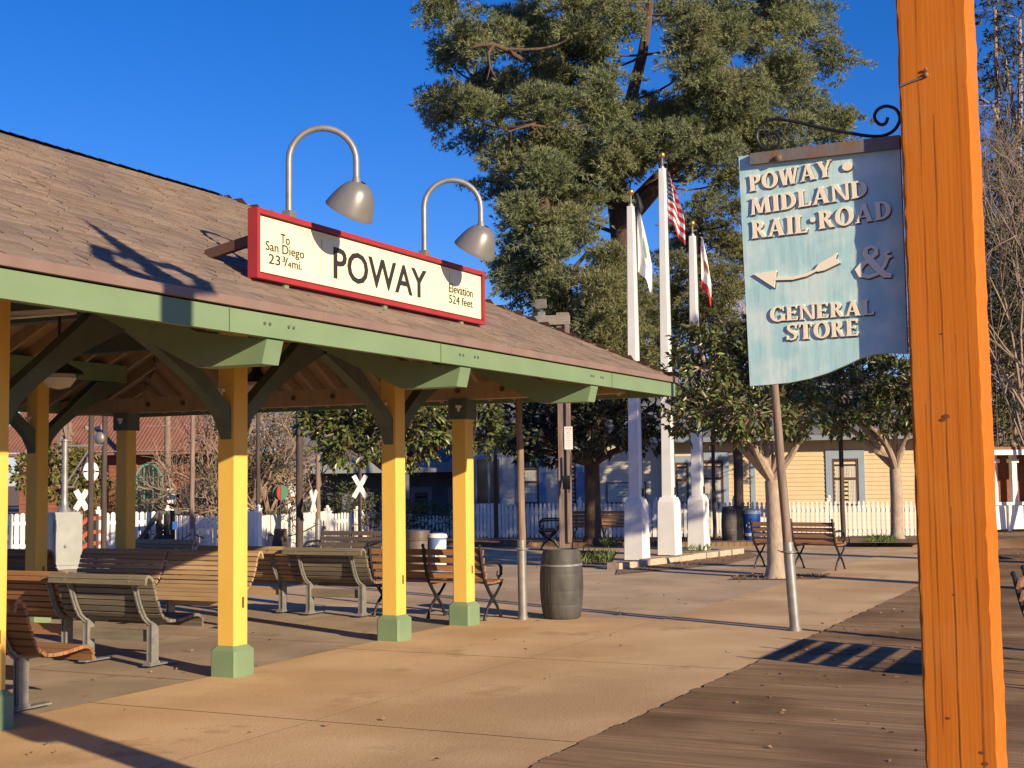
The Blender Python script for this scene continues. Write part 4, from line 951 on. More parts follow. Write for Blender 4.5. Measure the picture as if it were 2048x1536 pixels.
mb = MB(); mb.bar(mt + Vector((0, 0, za)), mt + ea * .72 + Vector((0, 0, za)), .05, .035); mb.bar(mt + Vector((0, 0, za - .78)), mt + ea * .50 + Vector((0, 0, za - .02)), .03, .03); mb.bar(mt + Vector((0, 0, za - .80)) + ea * .14, mt + ea * .58 + Vector((0, 0, za - .03)), .025, .025); mb.bar(mt + Vector((0, 0, za - .79)) - ea * .1, mt + ea * .2 + Vector((0, 0, za - .79)), .03, .03)
for i in range(3): mb.bar(mt + ea * (.2 + i * .11) + Vector((0, 0, za - .62 + i * .19)), mt + ea * (.32 + i * .1) + Vector((0, 0, za - .60 + i * .19)), .02, .02)
mb.build('arm', M_gmetal, sg_)
dc = mt + ea * .50 + Vector((0, 0, za - .50)); fd = (C0 - dc); fd.z = 0; fd.normalize(); fd.rotate(Matrix.Rotation(.75, 3, 'Z')); Rd = fd.to_track_quat('Z', 'Y').to_matrix()
mb = MB(); mb.lathe([(.19, -.01), (.19, .01)], dc, 28, Rd); mb.tube([dc + Vector((0, 0, .17)), dc + Vector((0, 0, .42))], .012, 6); dk = mb.build('disc', M_white, sg_)
mb = MB()
sxv = Rd @ Vector((1, 0, 0)); 
for a in (0, PI / 2, PI, 1.5 * PI):
    vv = Vector((0, 0, 1)) * math.sin(a) + Vector((0, 0, 1)).cross(fd).normalized() * math.cos(a); mb.bar(dc + vv * .10 + fd * .013, dc + vv * .19 + fd * .013, .03, .006, fd)
mb.build('black_cross', M_iron, sg_)
mb = MB(); mb.ball(dc + fd * .02, .06, 8, 0, (1, 1, 1)); mb.build('lens', M_redsig, sg_, True)
mb = MB(); c = mt + ea * .66 + Vector((0, 0, za + .14)); mb.ball(c, .12, 8, 0, (1, .6, 1)); mb.build('bell', M_gmetal, sg_, True)
# revolving target stand
q = at(561, 1095, 30.5); q.z = 0; ts = thing('switch_stand', 'railway switch stand with green and red round targets by the shaded fence', 'switch stand', q)
mb = MB(); mb.cbox(q.x, q.y, 0, .55, .34, .02, .2); mb.build('base', M_darkpole, ts); z1 = at(560, 985, 30.5).z
mb = MB(); mb.tube([(q.x, q.y, .5), (q.x, q.y, z1 + .2)], .018, 6); mb.build('spindle', M_iron, ts)
for a, m in ((HEAD + .15, M_greensig), (HEAD + 1.25, M_redsig)):
    fd = Matrix.Rotation(a, 3, 'Z') @ Vector((0, -1, 0)); mb = MB(); mb.lathe([(.175, -.006), (.175, .006)], (q.x, q.y, z1), 24, fd.to_track_quat('Z', 'Y').to_matrix()); mb.build('target', m, ts)
# black timber ramp with handrails
A, B = g(262, 1112), g(362, 1108); rp = thing('ramp', 'black timber ramp with sloping handrail behind the tan benches', 'ramp', A)
mb = MB(); D3 = (B - A); Z = Vector((0, 0, 1))
a0, b0 = A + Z * .10, A + D3 * .55 + Z * .95
mb.bar(a0, b0, .08, .1); mb.bar(b0, B + Z * .95, .08, .08); mb.bar(a0 - Z * .2 + D3 * .12, A + D3 * .62 + Z * .55, .1, .12); mb.build('handrail', M_blackp, rp)
mb = MB()
for u in (.3, .55, .7, .84, 1.0): mb.bar(A + D3 * u, A + D3 * u + Z * (.95 if u > .5 else .5), .09, .09)
for z in (.15, .38, .62): mb.bar(A + D3 * .6 + Z * z, B + D3 * .08 + Z * z, .06, .13)
mb.bar(A + D3 * .0 + Z * .05, B + Z * .05, .5, .1); mb.build('trestle', M_blackp, rp)
A, B = g(148, 1118), g(206, 1112); stp = thing('steps', 'red and white railed steps beside the signal cabinet', 'steps', A); D3 = B - A
mb = MB()
for z in (.30, .55, .85): mb.bar(A + Z * (z - .22), A + D3 * .45 + Z * z, .04, .09); mb.bar(A + D3 * .45 + Z * z, B + Z * z, .04, .09)
mb.build('rail', M_pinkred, stp)
mb = MB()
for u in (.05, .45, .75, 1.0): mb.bar(A + D3 * u, A + D3 * u + Z * .95, .07, .07)
mb.build('post', M_darkpole, stp)
c = at(350, 1051, 27.5); sgn = thing('blue_sign', 'small blue accessible parking plate at the end of the black ramp', 'sign', (c.x, c.y, 0))
mb = MB(); mb.box(c, (.10, .012, .16), Matrix.Rotation(HEAD, 3, 'Z')); mb.build('plate', M_bluep, sgn); mb = MB(); mb.tube([(c.x, c.y + .02, 0), (c.x, c.y + .02, c.z + .08)], .015, 6); mb.build('post', M_gmetal, sgn)
c = at(318, 985, 33.5); sgn = thing('white_notice', 'small cream notice beside a dark post before the red barn', 'sign', (c.x, c.y, 0))
mb = MB(); mb.box(at(343, 992, 33), (.22, .02, .36), Matrix.Rotation(HEAD, 3, 'Z')); mb.build('plate', M_white, sgn); mb = MB(); cc = at(351, 1000, 33.2); mb.tube([(cc.x, cc.y, 0), (cc.x, cc.y, cc.z + .25)], .1, 8); mb.build('post', M_darkpole, sgn)

# ================================================================== BUILDINGS
class Facade:
    """a building front standing on the line through P along d; u runs along it, w goes back from it"""
    def __init__(s, P, d):
        s.P = Vector((P[0], P[1], 0)); s.d = Vector((d[0], d[1], 0)).normalized(); s.n = Vector((-s.d.y, s.d.x, 0)); s.R = Matrix((s.d, s.n, Vector((0, 0, 1)))).transposed()
    def p(s, u, w_, z): return s.P + s.d * u + s.n * w_ + Vector((0, 0, z))
    def uz(s, px, py):
        q = onP(px, py, s.P, s.n) - s.P; return q.dot(s.d), q.z
    def box(s, mb, u0, u1, w0, w1, z0, z1, mi=0): mb.box(s.p((u0 + u1) / 2, (w0 + w1) / 2, (z0 + z1) / 2), (abs(u1 - u0), abs(w1 - w0), abs(z1 - z0)), s.R, mi)
    def siding(s, mb, u0, u1, z0, z1, step=.115):
        z = z0
        while z < z1 - .01:
            t_ = min(z + step, z1); mb.add([s.p(u0, -.022, z), s.p(u1, -.022, z), s.p(u1, -.004, t_), s.p(u0, -.004, t_), s.p(u0, 0, z), s.p(u1, 0, z)], [(0, 1, 2, 3), (4, 5, 1, 0)]); z = t_
    def window(s, root, x0, y0, x1, y1, frame=M_brownfr, surround=M_bluetrim, curtain=True, sw=.12, split=.42, name='window'):
        (u0, za), (u1, zb) = s.uz(x0, y1), s.uz(x1, y0); z0, z1 = min(za, zb), max(za, zb)
        m_ = MB(); f = .055
        s.box(m_, u0, u1, -.035, -.002, z1 - f, z1); s.box(m_, u0, u1, -.035, -.002, z0, z0 + f); s.box(m_, u0, u0 + f, -.035, -.002, z0 + f, z1 - f); s.box(m_, u1 - f, u1, -.035, -.002, z0 + f, z1 - f)
        zm = z0 + (z1 - z0) * (1 - split); s.box(m_, u0 + f, u1 - f, -.045, -.002, zm - .03, zm + .03)
        fr = m_.build(name, frame, root)
        m_ = MB(); s.box(m_, u0 + f, u1 - f, -.012, -.003, z0 + f, z1 - f); m_.build('pane', M_glass, fr)
        if curtain:
            m_ = MB(); n = 26; uu = [u0 + f + .01 + (u1 - u0 - 2 * f - .02) * i / n for i in range(n + 1)]
            for zb_, zt_ in ((zm + .03, zm + .03 + (z1 - zm) * .55), (z0 + f, zm - .03)):
                for i in range(n):
                    if zb_ == z0 + f and curtain == 'part' and .42 < i / n < .58: continue
                    m_.add([s.p(uu[i], -.016 - .008 * (i % 2), zb_), s.p(uu[i + 1], -.016 - .008 * ((i + 1) % 2), zb_), s.p(uu[i + 1], -.016 - .008 * ((i + 1) % 2), zt_), s.p(uu[i], -.016 - .008 * (i % 2), zt_)], [(0, 1, 2, 3)])
            m_.build('curtain', M_curtain, fr)
        if surround:
            m_ = MB(); a = sw
            s.box(m_, u0 - a, u1 + a, -.055, -.001, z1, z1 + a * 1.5); s.box(m_, u0 - a, u0, -.05, -.001, z0, z1); s.box(m_, u1, u1 + a, -.05, -.001, z0, z1); s.box(m_, u0 - a, u1 + a, -.08, -.001, z0 - .06, z0)
            m_.build('window_surround', surround, fr)
        return fr
def roof_slope(mb, F, u0, u1, w0, w1, z0, z1, inset=0.0):
    A, B = F.p(u0, w0, z0), F.p(u1, w0, z0); up = F.p(u0, w1, z1) - A; courses(mb, A, B, up, up.length, inset, inset, .18)
# yellow hotel
F1 = Facade(onP(1484, 1040, PF + nH * 1.9, nH), dH)
uL, _ = F1.uz(1335, 1000); uR = F1.uz(1850, 1000)[0] + .2; zE = F1.uz(1600, 873)[1]
hotel = thing('yellow_hotel', 'cream yellow clapboard house with blue trimmed windows behind the picket fence', 'house', F1.p((uL + uR) / 2, 2, 0))
mb = MB(); F1.siding(mb, uL, uR, .05, zE); F1.box(mb, uL, uR, 0, 6, 0, zE); mb.build('wall', M_yellowh, hotel)
mb = MB(); F1.box(mb, uR, uR + .11, -.03, .1, 0, zE); F1.box(mb, uL - .02, uL + .1, -.03, .1, 0, zE); F1.box(mb, uL - .1, uR + .15, -.03, -.023, zE - .12, zE); u_, _ = F1.uz(1512, 1000); F1.box(mb, u_ - .13, u_, -.04, -.0, 0, zE); mb.build('trim', M_bluetrim, hotel)
mb = MB(); roof_slope(mb, F1, uL - .4, uR + .5, -.55, 2.9, zE - .02, zE + 1.75); roof_slope(mb, F1, uL - .4, uR + .5, 6.5, 2.9, zE - .02, zE + 1.75)
F1.box(mb, uL - .4, uR + .5, -.55, 6.5, zE - .10, zE - .045); mb.build('roof', M_roofgrey, hotel)
mb = MB(); F1.box(mb, uL - .4, uR + .5, -.58, -.552, zE - .12, zE + .01); mb.build('fascia', M_fasciag, hotel)
F1.window(hotel, 1352, 925, 1377, 1008); F1.window(hotel, 1405, 920, 1446, 1008, curtain=True, sw=.15); F1.window(hotel, 1666, 917, 1716, 1012, curtain='part', sw=.16)
u0, z0 = F1.uz(1410, 1014); u1, _ = F1.uz(1446, 1014); mb = MB(); F1.box(mb, u0, u1, -.3, -.09, z0 - .12, z0); wb = mb.build('window_box', M_darkpole, hotel)
P_ = NP.uniform(0, 1, (70, 3)); Q = np.array([F1.p(u0 + (u1 - u0) * a, -.3 + .2 * b, z0 + .02 + .06 * c)[:] for a, b, c in P_]); raw('greenery', *leaves(Q, rdirs(70), .09, .05), 3, mat('bright_leaves', (.08, .22, .06), .6, island=.3), wb)
u0, z0 = F1.uz(1755, 878); mb = MB(); F1.box(mb, u0 - .05, u0 + .05, -.16, -.03, z0 - .30, z0 - .02); mb.build('wall_lantern', M_white, hotel)
# white house left of it
F2 = Facade(F1.p(0, .35, 0), dH); vL = F2.uz(944, 1000)[0]; vR = uL - .05; zE2 = F2.uz(1150, 868)[1]
wh = thing('white_house', 'white clapboard house in blue shade behind the flagpoles, blue trimmed windows', 'house', F2.p((vL + vR) / 2, 2, 0))
mb = MB(); F2.siding(mb, vL, vR, .05, zE2); F2.box(mb, vL, vR, 0, 6, 0, zE2); mb.build('wall', M_whiteh, wh)
mb = MB(); roof_slope(mb, F2, vL - .5, vR + .3, -.5, 2.6, zE2 - .02, zE2 + 1.5); F2.box(mb, vL - .5, vR + .3, -.5, 6, zE2 - .1, zE2 - .045); mb.build('roof', M_roofgrey, wh)
F2.window(wh, 1046, 932, 1078, 1008, surround=M_bluetrim2, sw=.2); F2.window(wh, 1136, 925, 1152, 1012, surround=M_bluetrim2, sw=.25, curtain=False)
u0, z0 = F2.uz(955, 1006); u1, z1 = F2.uz(999, 918); mb = MB(); F2.box(mb, u0, u1, -.03, -.0235, z0, z1); op_ = mb.build('door', M_glass, wh)
mb = MB(); F2.box(mb, u0 - .08, u1 + .08, -.05, -.001, z1, z1 + .1); F2.box(mb, u0 + .42, u0 + .47, -.5, -.45, .1, z1); F2.box(mb, u0 - .08, u0, -.05, -.001, .2, z1); F2.box(mb, u1, u1 + .08, -.05, -.001, .2, z1); mb.build('door_frame', M_bluetrim, op_)
u0, z0 = F2.uz(1214, 1007); u1, z1 = F2.uz(1292, 964)
mb = MB(); F2.box(mb, u0, u1, -.06, -.03, z0, z1); wsn = mb.build('notice_board', M_iron, wh)
mb = MB(); F2.box(mb, u0 + .03, u1 - .03, -.066, -.0605, z0 + .03, z1 - .03); mb.build('board_face', mat('pale_board', (.50, .53, .50), .7), wsn)
mb = MB(); hz = z1 - z0; ww = u1 - u0
text_to(mb, 'In Memory', F2.p(u0 + ww * .26, -.066, z1 - hz * .25), F2.p(u1 - ww * .15, -.066, z1 - hz * .25), hz * .085, None, (0, 0, 1), -F2.n, .003)
for i, (a, b) in enumerate(((.34, .8), (.28, .86), (.26, .84))):                      # lines of small script too soft to read
    x = a
    while x < b:
        l = rnd.uniform(.02, .07); F2.box(mb, u0 + ww * x, u0 + ww * min(b, x + l), -.0675, -.066, z1 - hz * (.42 + .14 * i), z1 - hz * (.38 + .14 * i)); x += l + .018
mb.build('lettering', mat('dim_blue_print', (.10, .14, .22), .7), wsn)
# long slate house with low eaves, far left of the white house
P4 = at(760, 1040, 41); F3 = Facade(P4, ROT @ Vector((1, 0, .05)))
a0, zt = F3.uz(612, 940); a1, _ = F3.uz(1010, 940)
dhs = thing('slate_house', 'long low slate blue house in deep shade behind the hedge', 'house', F3.p((a0 + a1) / 2, 2, 0))
mb = MB(); F3.siding(mb, a0, a1, 0, zt, .16); F3.box(mb, a0, a1, 0, 6, 0, zt); mb.build('wall', M_darkwall, dhs)
mb = MB(); F3.box(mb, a0 - .8, a1 + .3, -1.32, -1.25, zt - .12, zt + .18); mb.build('fascia', M_fasciag, dhs)
mb = MB(); roof_slope(mb, F3, a0 - .8, a1 + .3, -1.25, 3, zt + .18, zt + 1.7); F3.box(mb, a0 - .8, a1 + .3, -1.25, 6, zt + .05, zt + .12); mb.build('roof', M_roofgrey, dhs)
for x in (830, 905): F3.window(dhs, x, 985, x + 26, 1040, surround=M_fasciag, curtain=False)
u_, z_ = F3.uz(880, 962)
for du in (-.9, 2.4): mb = MB(); F3.box(mb, u_ + du, u_ + du + .1, -1.2, -1.1, 0, zt); mb.build('porch_post', M_fasciag, dhs)
# red barn with rusty roof
Pb = at(250, 1010, 42); F4 = Facade(Pb, ROT @ Vector((1, 0, .12)))
a0, zt = F4.uz(40, 906); a1, _ = F4.uz(440, 906)
barn = thing('red_barn', 'red brick barn with rust red metal roof and green arched window', 'barn', F4.p((a0 + a1) / 2, 2, 0))
mb = MB(); F4.siding(mb, a0, a1, 0, zt, .14); F4.box(mb, a0, a1, 0, 8, 0, zt); mb.build('wall', M_redwall, barn)
mb = MB(); u = a0 - .7
rise = 3.1
while u < a1 + .5:                                    # corrugated sheets hipped at the right end
    tr_ = min(1.0, max(.05, (a1 + .5 - u) / 4.2)); m_ = tr_
    for k, (h0, h1) in enumerate(((0, .022), (.022, 0))):
        x0, x1 = u + k * .06, u + (k + 1) * .06
        mb.add([F4.p(x0, -.7, zt - .02 + h0), F4.p(x1, -.7, zt - .02 + h1), F4.p(x1, -.7 + 4.7 * m_, zt + rise * m_ + h1), F4.p(x0, -.7 + 4.7 * m_, zt + rise * m_ + h0)], [(0, 1, 2, 3)])
    u += .12
F4.box(mb, a0 - .7, a1 + .5, -.66, 7, zt - .12, zt - .04); mb.build('roof', M_redroof, barn)
def arched(F, root, x0, y0, x1, y1, arch=True):
    (u0, z0), (u1, z1) = F.uz(x0, y1), F.uz(x1, y0); cx = (u0 + u1) / 2; r = (u1 - u0) / 2; zs = z1 - r if arch else z1
    pts = [(u0, z0), (u1, z0), (u1, zs)] + ([(cx + r * math.cos(a), zs + r * math.sin(a)) for a in np.linspace(0, PI, 14)[1:-1]] if arch else []) + [(u0, zs)]
    m_ = MB(); m_.prism(pts, F.p(0, -.06, 0), F.d, (0, 0, 1), .05); wdw = m_.build('arched_window' if arch else 'window', M_tealframe, root)
    m_ = MB(); s_ = .09; q = [((u - cx) * (1 - s_ / r * .9) + cx, (z - (z0 + z1) / 2) * (1 - s_ / ((z1 - z0) / 2) * .8) + (z0 + z1) / 2) for u, z in pts]
    m_.prism(q, F.p(0, -.09, 0), F.d, (0, 0, 1), .012); m_.build('pane', M_glass, wdw)
    m_ = MB()
    for f in (.33, .66): F.box(m_, u0 + (u1 - u0) * f - .02, u0 + (u1 - u0) * f + .02, -.115, -.097, z0 + .05, z1 - .15)
    for f in (.3, .52, .72): F.box(m_, u0 + .06, u1 - .06, -.118, -.1, z0 + (z1 - z0) * f - (.05 if f == .52 else .015), z0 + (z1 - z0) * f + (.05 if f == .52 else .015))
    m_.build('muntins', M_tealframe, wdw)
arched(F4, barn, 273, 925, 327, 1030); arched(F4, barn, 80, 965, 96, 1025, False)
u0, z0 = F4.uz(159, 905); u1, z1 = F4.uz(205, 860)
mb = MB(); F4.box(mb, u0, u0 + .55, .4, .95, z0 + .1, z1 + .15); F4.box(mb, u0 + .6, u1, .45, .95, z0 + .1, z1 + .05); mb.lathe([(.26, 0), (.26, .05), (.1, .06)], F4.p(u0 + .95, .44, (z0 + z1) / 2 + .1), 16, (-F4.n).to_track_quat('Z', 'Y').to_matrix()); mb.build('air_unit', M_cab, barn)
# dead wooden windmill like frame before the roof
c = at(128, 900, 36); dt = thing('split_timber_trestle', 'grey split timber A frame rising above the signal cabinet', 'frame', (c.x, c.y, 0)); mb = MB()
for a, b in (((112, 880), (125, 838)), ((146, 880), (128, 838)), ((121, 900), (119, 828)), ((136, 900), (138, 845))): mb.bar(at(*a, 36) - Vector((0, 0, .6)), at(*b, 36), .12, .1)
mb.bar(at(112, 868, 36), at(148, 868, 36), .1, .08); mb.bar(at(128, 1060, 36.1), at(128, 838, 36.1), .16, .14); mb.build('timbers', M_pole, dt)
# tan plank shed
Ps = at(480, 1040, 37); F5 = Facade(Ps, ROT @ Vector((1, 0, -.35))); a0, zt = F5.uz(392, 975); a1, zt2 = F5.uz(604, 948)
shed = thing('plank_shed', 'sunlit tan plank shed with lean to roof beside the red barn', 'shed', F5.p((a0 + a1) / 2, 2, 0))
mb = MB(); m1, z1 = F5.uz(480, 930); mb.prism([(a0, 0), (a1, 0), (a1, zt2 + .1), (m1, z1), (a0, zt)], F5.p(0, .03, 0), F5.d, (0, 0, 1), .06); F5.box(mb, a0, a1, .07, 4, 0, zt)
u = a0
while u < a1: F5.box(mb, u, u + .03, -.02, -.001, 0, zt); u += .22
mb.build('wall', M_shedw, shed)
mb = MB(); mb.bar(F5.p(a0 - .2, -.25, zt + .02), F5.p(m1, -.25, z1 + .1), .5, .06); mb.bar(F5.p(m1, -.25, z1 + .1), F5.p(a1 + .2, -.25, zt2 + .16), .5, .06); mb.build('roof', M_pole, shed)
u0, z0 = F5.uz(520, 1040); u1, z1_ = F5.uz(566, 978); mb = MB(); F5.box(mb, u0, u1, -.03, -.005, 0, z1_); mb.build('doorway', M_glass, shed)
mb = MB(); mb.bar(F5.p(u0 - .2, -.05, z1_ + .35), F5.p(u0 - .1, -1.0, z1_ + .05), 1.2, .05, F5.d); mb.build('awning', M_pole, shed)
u0, z0 = F5.uz(566, 1020); mb = MB(); F5.box(mb, u0, u0 + .5, -.04, -.022, z0, z0 + .85); mb.build('white_sheet', M_white, shed)
# white porch at the far right
Pp = g(1990, 1063); F6 = Facade(Pp, Vector((.75, .66, 0))); 
pz = at(2000, 900, (Pp - C0).dot(ROT @ Vector((0, 0, -1)))).z
po = thing('white_porch', 'white railed veranda in sunlight at the far right beyond the orange post', 'porch', Pp)
mb = MB(); F6.box(mb, -.1, 5, .05, .1, .05, .72)
for i in range(9): F6.box(mb, -.1 + i * .55, -.02 + i * .55, -.03, .05, 0, .76)
F6.box(mb, -.1, 5, -.03, .12, .72, .80); mb.build('rail_panel', M_white, po)
for i in range(8): mb = MB(); F6.box(mb, i * .62, i * .62 + .15, 0, .15, .8, pz - .12); F6.box(mb, i * .62 - .04, i * .62 + .19, -.04, .19, pz - .35, pz - .25); mb.build('porch_post', M_white, po)
mb = MB(); F6.box(mb, -.5, 5, -.5, 2.5, pz, pz + .08); mb.build('roof', M_redroof, po)
mb = MB(); F6.box(mb, -.1, 5, 1.4, 1.5, 0, pz); mb.build('wall', M_redwall, po)
mb = MB(); F6.box(mb, -.5, 5, -.52, -.4, pz - .14, pz - .002); mb.build('fascia', M_white, po)
mb = MB(); hbx = g(2020, 1096); mb.bx(-4.5, 5, hbx.y - .1, hbx.y + .5, -.02, .17); tag(mb.build('kerb', M_plank), kind='structure')

# ================================================================== VEGETATION
def clump_points(c, r, n, inner=.45, up=.15):        # points in the outer shell of an ellipsoid, with outward directions
    d = rdirs(n); d[:, 2] += up; d = unit(d); s = NP.uniform(inner, 1.0, (n, 1)) ** .6
    return np.array(c)[None] + d * s * np.array(r)[None], d
def limb(mb, a, b, r0, r1, sag=.15, n=6, k=7):
    a, b = Vector(a), Vector(b); L = (b - a).length; o = Vector((rnd.gauss(0, 1), rnd.gauss(0, 1), rnd.gauss(0, .6))) * L * .06
    pts = [a.lerp(b, i / n) + o * math.sin(PI * i / n) - Vector((0, 0, L * sag * math.sin(PI * i / n) * .5)) for i in range(n + 1)]
    mb.tube(pts, [r0 + (r1 - r0) * i / n for i in range(n + 1)], k); return pts
def pine(label, depth, trunk, clumps, m, forks, dens=1.0, spread=3.6, needle=.19):
    base = at(*trunk[0][:2], depth); base.z = 0; k = depth / F_PX
    t_ = thing('pine_tree', label, 'tree', base, None)
    mb = MB(); pts = [base] + [at(x, y, depth) for x, y, r in trunk[1:]]; mb.tube(pts, [r for _, _, r in trunk], 14)
    tp = [p for p in pts[1:]]
    for pth in forks:
        fp_s = [at(x, y, depth + dz) for x, y, dz, r in pth]; mb.tube(fp_s, [r for *_, r in pth], 9); tp += fp_s[1:]
    for p, q in zip(pts[1:], pts[2:]): tp += [p.lerp(q, .33), p.lerp(q, .66)]
    parts = []
    for cl in clumps:
        x, y, rx, ry = cl[:4]; dz = cl[4] if len(cl) > 4 else rnd.uniform(-spread, spread); c = at(x, y, depth + dz); r = np.array([rx * k, rx * k * .9, ry * k]) * 1.02
        q = min(tp, key=lambda v: (v - c).length + abs(v.z - c.z + .8)); limb(mb, q, c, .05, .02)
        ns = max(7, int(14.5 * dens * (rx * ry) / 3600))
        sc, sd_ = clump_points(c, r * .76, ns, .25, .1)
        for s, od in zip(sc, sd_):
            rr = NP.uniform(.36, .74); n = int(86 * rr * rr / .34)
            Pt, D = clump_points(s, (rr, rr, rr * .62), n, .35, .25); D[:, 2] += .35; parts.append(tufts(Pt, unit(D), 8, needle, .03))
            if rnd.random() < .55:                       # ragged spray reaching out of the mass, drooping at its end
                Ls = rnd.uniform(.5, 1.1); tt = NP.uniform(0, 1, (26, 1)); o2 = od * np.array([1, 1, .5])
                Pt = s + o2 * (rr * .6 + tt * Ls) + np.array([0, 0, -1]) * (tt ** 2) * Ls * .35 + NP.normal(size=(26, 3)) * .07
                parts.append(tufts(Pt, unit(o2 + NP.normal(size=(26, 3)) * .5), 8, needle, .03))
            if rnd.random() < .4: limb(mb, c, s, .028, .010, .05, 3, 4)
    mb.build('trunk', M_bark, t_, True)
    V, Fc = join_arrays(parts, 3); raw('crown', V, Fc, 3, m, t_)
    return t_
CL = [(900, 30, 62, 50), (970, 75, 75, 60), (890, 120, 50, 50), (865, 185, 48, 45), (880, 225, 40, 35), (930, 215, 60, 55), (985, 190, 60, 65), (1045, 60, 90, 70), (1060, 150, 80, 70), (1125, 100, 90, 80), (1180, 40, 75, 60), (1140, 190, 80, 60), (960, 290, 46, 40), (1005, 330, 52, 48), (1060, 265, 70, 50), (1000, 385, 42, 36), (1060, 390, 60, 50), (1105, 330, 60, 50), (1150, 285, 60, 40), (1160, 370, 46, 40), (1195, 100, 50, 70), (1210, 180, 45, 60),
      (1240, 30, 50, 50), (1245, 300, 60, 50), (1310, 255, 60, 45), (1340, 215, 50, 50), (1300, 320, 50, 36), (1350, 290, 50, 40), (1375, 60, 60, 60), (1450, 50, 90, 70), (1540, 40, 90, 60), (1620, 50, 62, 60), (1652, 120, 42, 60), (1600, 150, 70, 60), (1520, 150, 80, 70), (1430, 160, 75, 60), (1385, 190, 50, 50), (1460, 250, 80, 60), (1555, 245, 80, 55), (1625, 225, 50, 55), (1645, 275, 36, 32), (1675, 245, 22, 24), (1500, 315, 60, 38), (1420, 325, 60, 40), (1560, 305, 56, 32), (1330, 20, 40, 30), (1460, 360, 40, 24), (1250, 235, 40, 40),
      (930, -40, 70, 50), (1050, -50, 90, 60), (1180, -60, 90, 60), (1310, -80, 90, 60), (1450, -60, 90, 60), (1570, -50, 80, 50), (1240, -140, 120, 60), (1400, -150, 120, 60), (1100, -130, 90, 50),
      (1225, 300, 46, 36, -2.6), (1180, 245, 50, 46, -3), (1200, 345, 36, 30, -2.5), (1300, 290, 40, 34, -2.8), (1400, 265, 50, 44, -3), (1420, 90, 60, 50, -3.2), (1480, 200, 60, 50, -3.2), (1085, 220, 60, 50, -3.4), (1110, 285, 50, 40, -3.2), (1262, 350, 26, 26, -2)]
pine('huge dark green pine with forked trunk towering behind the three flagpoles', 47, [(1258, 1010, .62), (1256, 640, .56), (1252, 480, .52), (1240, 400, .46), (1215, 330, .34), (1210, 250, .28)], CL, M_pine,
     [[(1255, 430, 0, .40), (1320, 360, -.3, .34), (1385, 300, .3, .30), (1440, 240, 1, .2), (1500, 170, 1, .1)], [(1215, 300, 0, .26), (1262, 200, .3, .22), (1285, 110, .5, .18), (1298, 30, .5, .14), (1305, -120, 0, .08)], [(1225, 360, 0, .2), (1120, 300, 1, .16), (1030, 220, 1, .12), (950, 160, 1, .07)], [(1240, 520, 0, .12), (1180, 500, .5, .09), (1140, 545, .5, .07), (1100, 570, .5, .05)], [(1245, 470, 0, .10), (1200, 455, .4, .07), (1155, 490, .4, .05)],
      [(1045, 120, -3.0, .08), (1010, 98, -4.2, .075), (985, 88, -4.5, .07), (962, 90, -4.7, .055), (940, 96, -4.7, .02)], [(988, 89, -4.5, .06), (976, 108, -4.8, .05), (980, 135, -4.8, .035), (994, 160, -4.7, .015)], [(980, 135, -4.8, .025), (974, 160, -4.8, .01)], [(1105, 235, -3.5, .06), (1060, 250, -4.2, .04), (1020, 262, -4.5, .02)]])
pine('narrow pine with long left facing crown between the sign lamp and the flagpoles', 44, [(1104, 1010, .42), (1102, 640, .38), (1098, 520, .32), (1090, 430, .24), (1070, 330, .16)],
     [(1040, 450, 42, 40), (1085, 470, 52, 46), (1050, 505, 42, 36), (1105, 430, 50, 40), (1150, 440, 42, 36), (1075, 545, 46, 40), (1050, 570, 32, 34), (1085, 595, 36, 34), (1030, 420, 30, 30), (1145, 480, 36, 30), (1120, 400, 40, 36), (1030, 545, 26, 30), (1170, 405, 34, 26), (1095, 375, 40, 36, -1.4), (1090, 335, 34, 30, -1.2), (1105, 500, 36, 40, -1.8), (1105, 570, 34, 36, -1.8), (1110, 615, 30, 26, -1.6)], M_pine, [], spread=1.6)
pine('olive green pine filling the lower right behind the flags and the blue sign', 58, [(1395, 1010, .3), (1395, 640, .25), (1395, 520, .18), (1400, 430, .1)],
     [(1400, 420, 44, 40), (1380, 480, 70, 50), (1440, 490, 60, 50), (1340, 540, 66, 44), (1420, 560, 80, 50), (1360, 610, 80, 46), (1460, 600, 50, 60), (1300, 600, 66, 40), (1420, 660, 80, 46), (1320, 660, 80, 46), (1470, 430, 34, 46), (1480, 520, 40, 50)], M_pine2, [], spread=2.2)
pine('olive pine behind the white flagpoles, above the shelter roof end', 41, [(1215, 1010, .3), (1212, 640, .24), (1210, 570, .14)],
     [(1215, 530, 44, 32), (1180, 570, 56, 36), (1240, 580, 60, 40), (1160, 625, 44, 40), (1220, 640, 80, 46), (1270, 640, 50, 44), (1150, 680, 60, 40), (1240, 690, 80, 40), (1212, 600, 40, 40, -1.3), (1212, 670, 40, 36, -1.3)], M_pine2, [], spread=2.0)

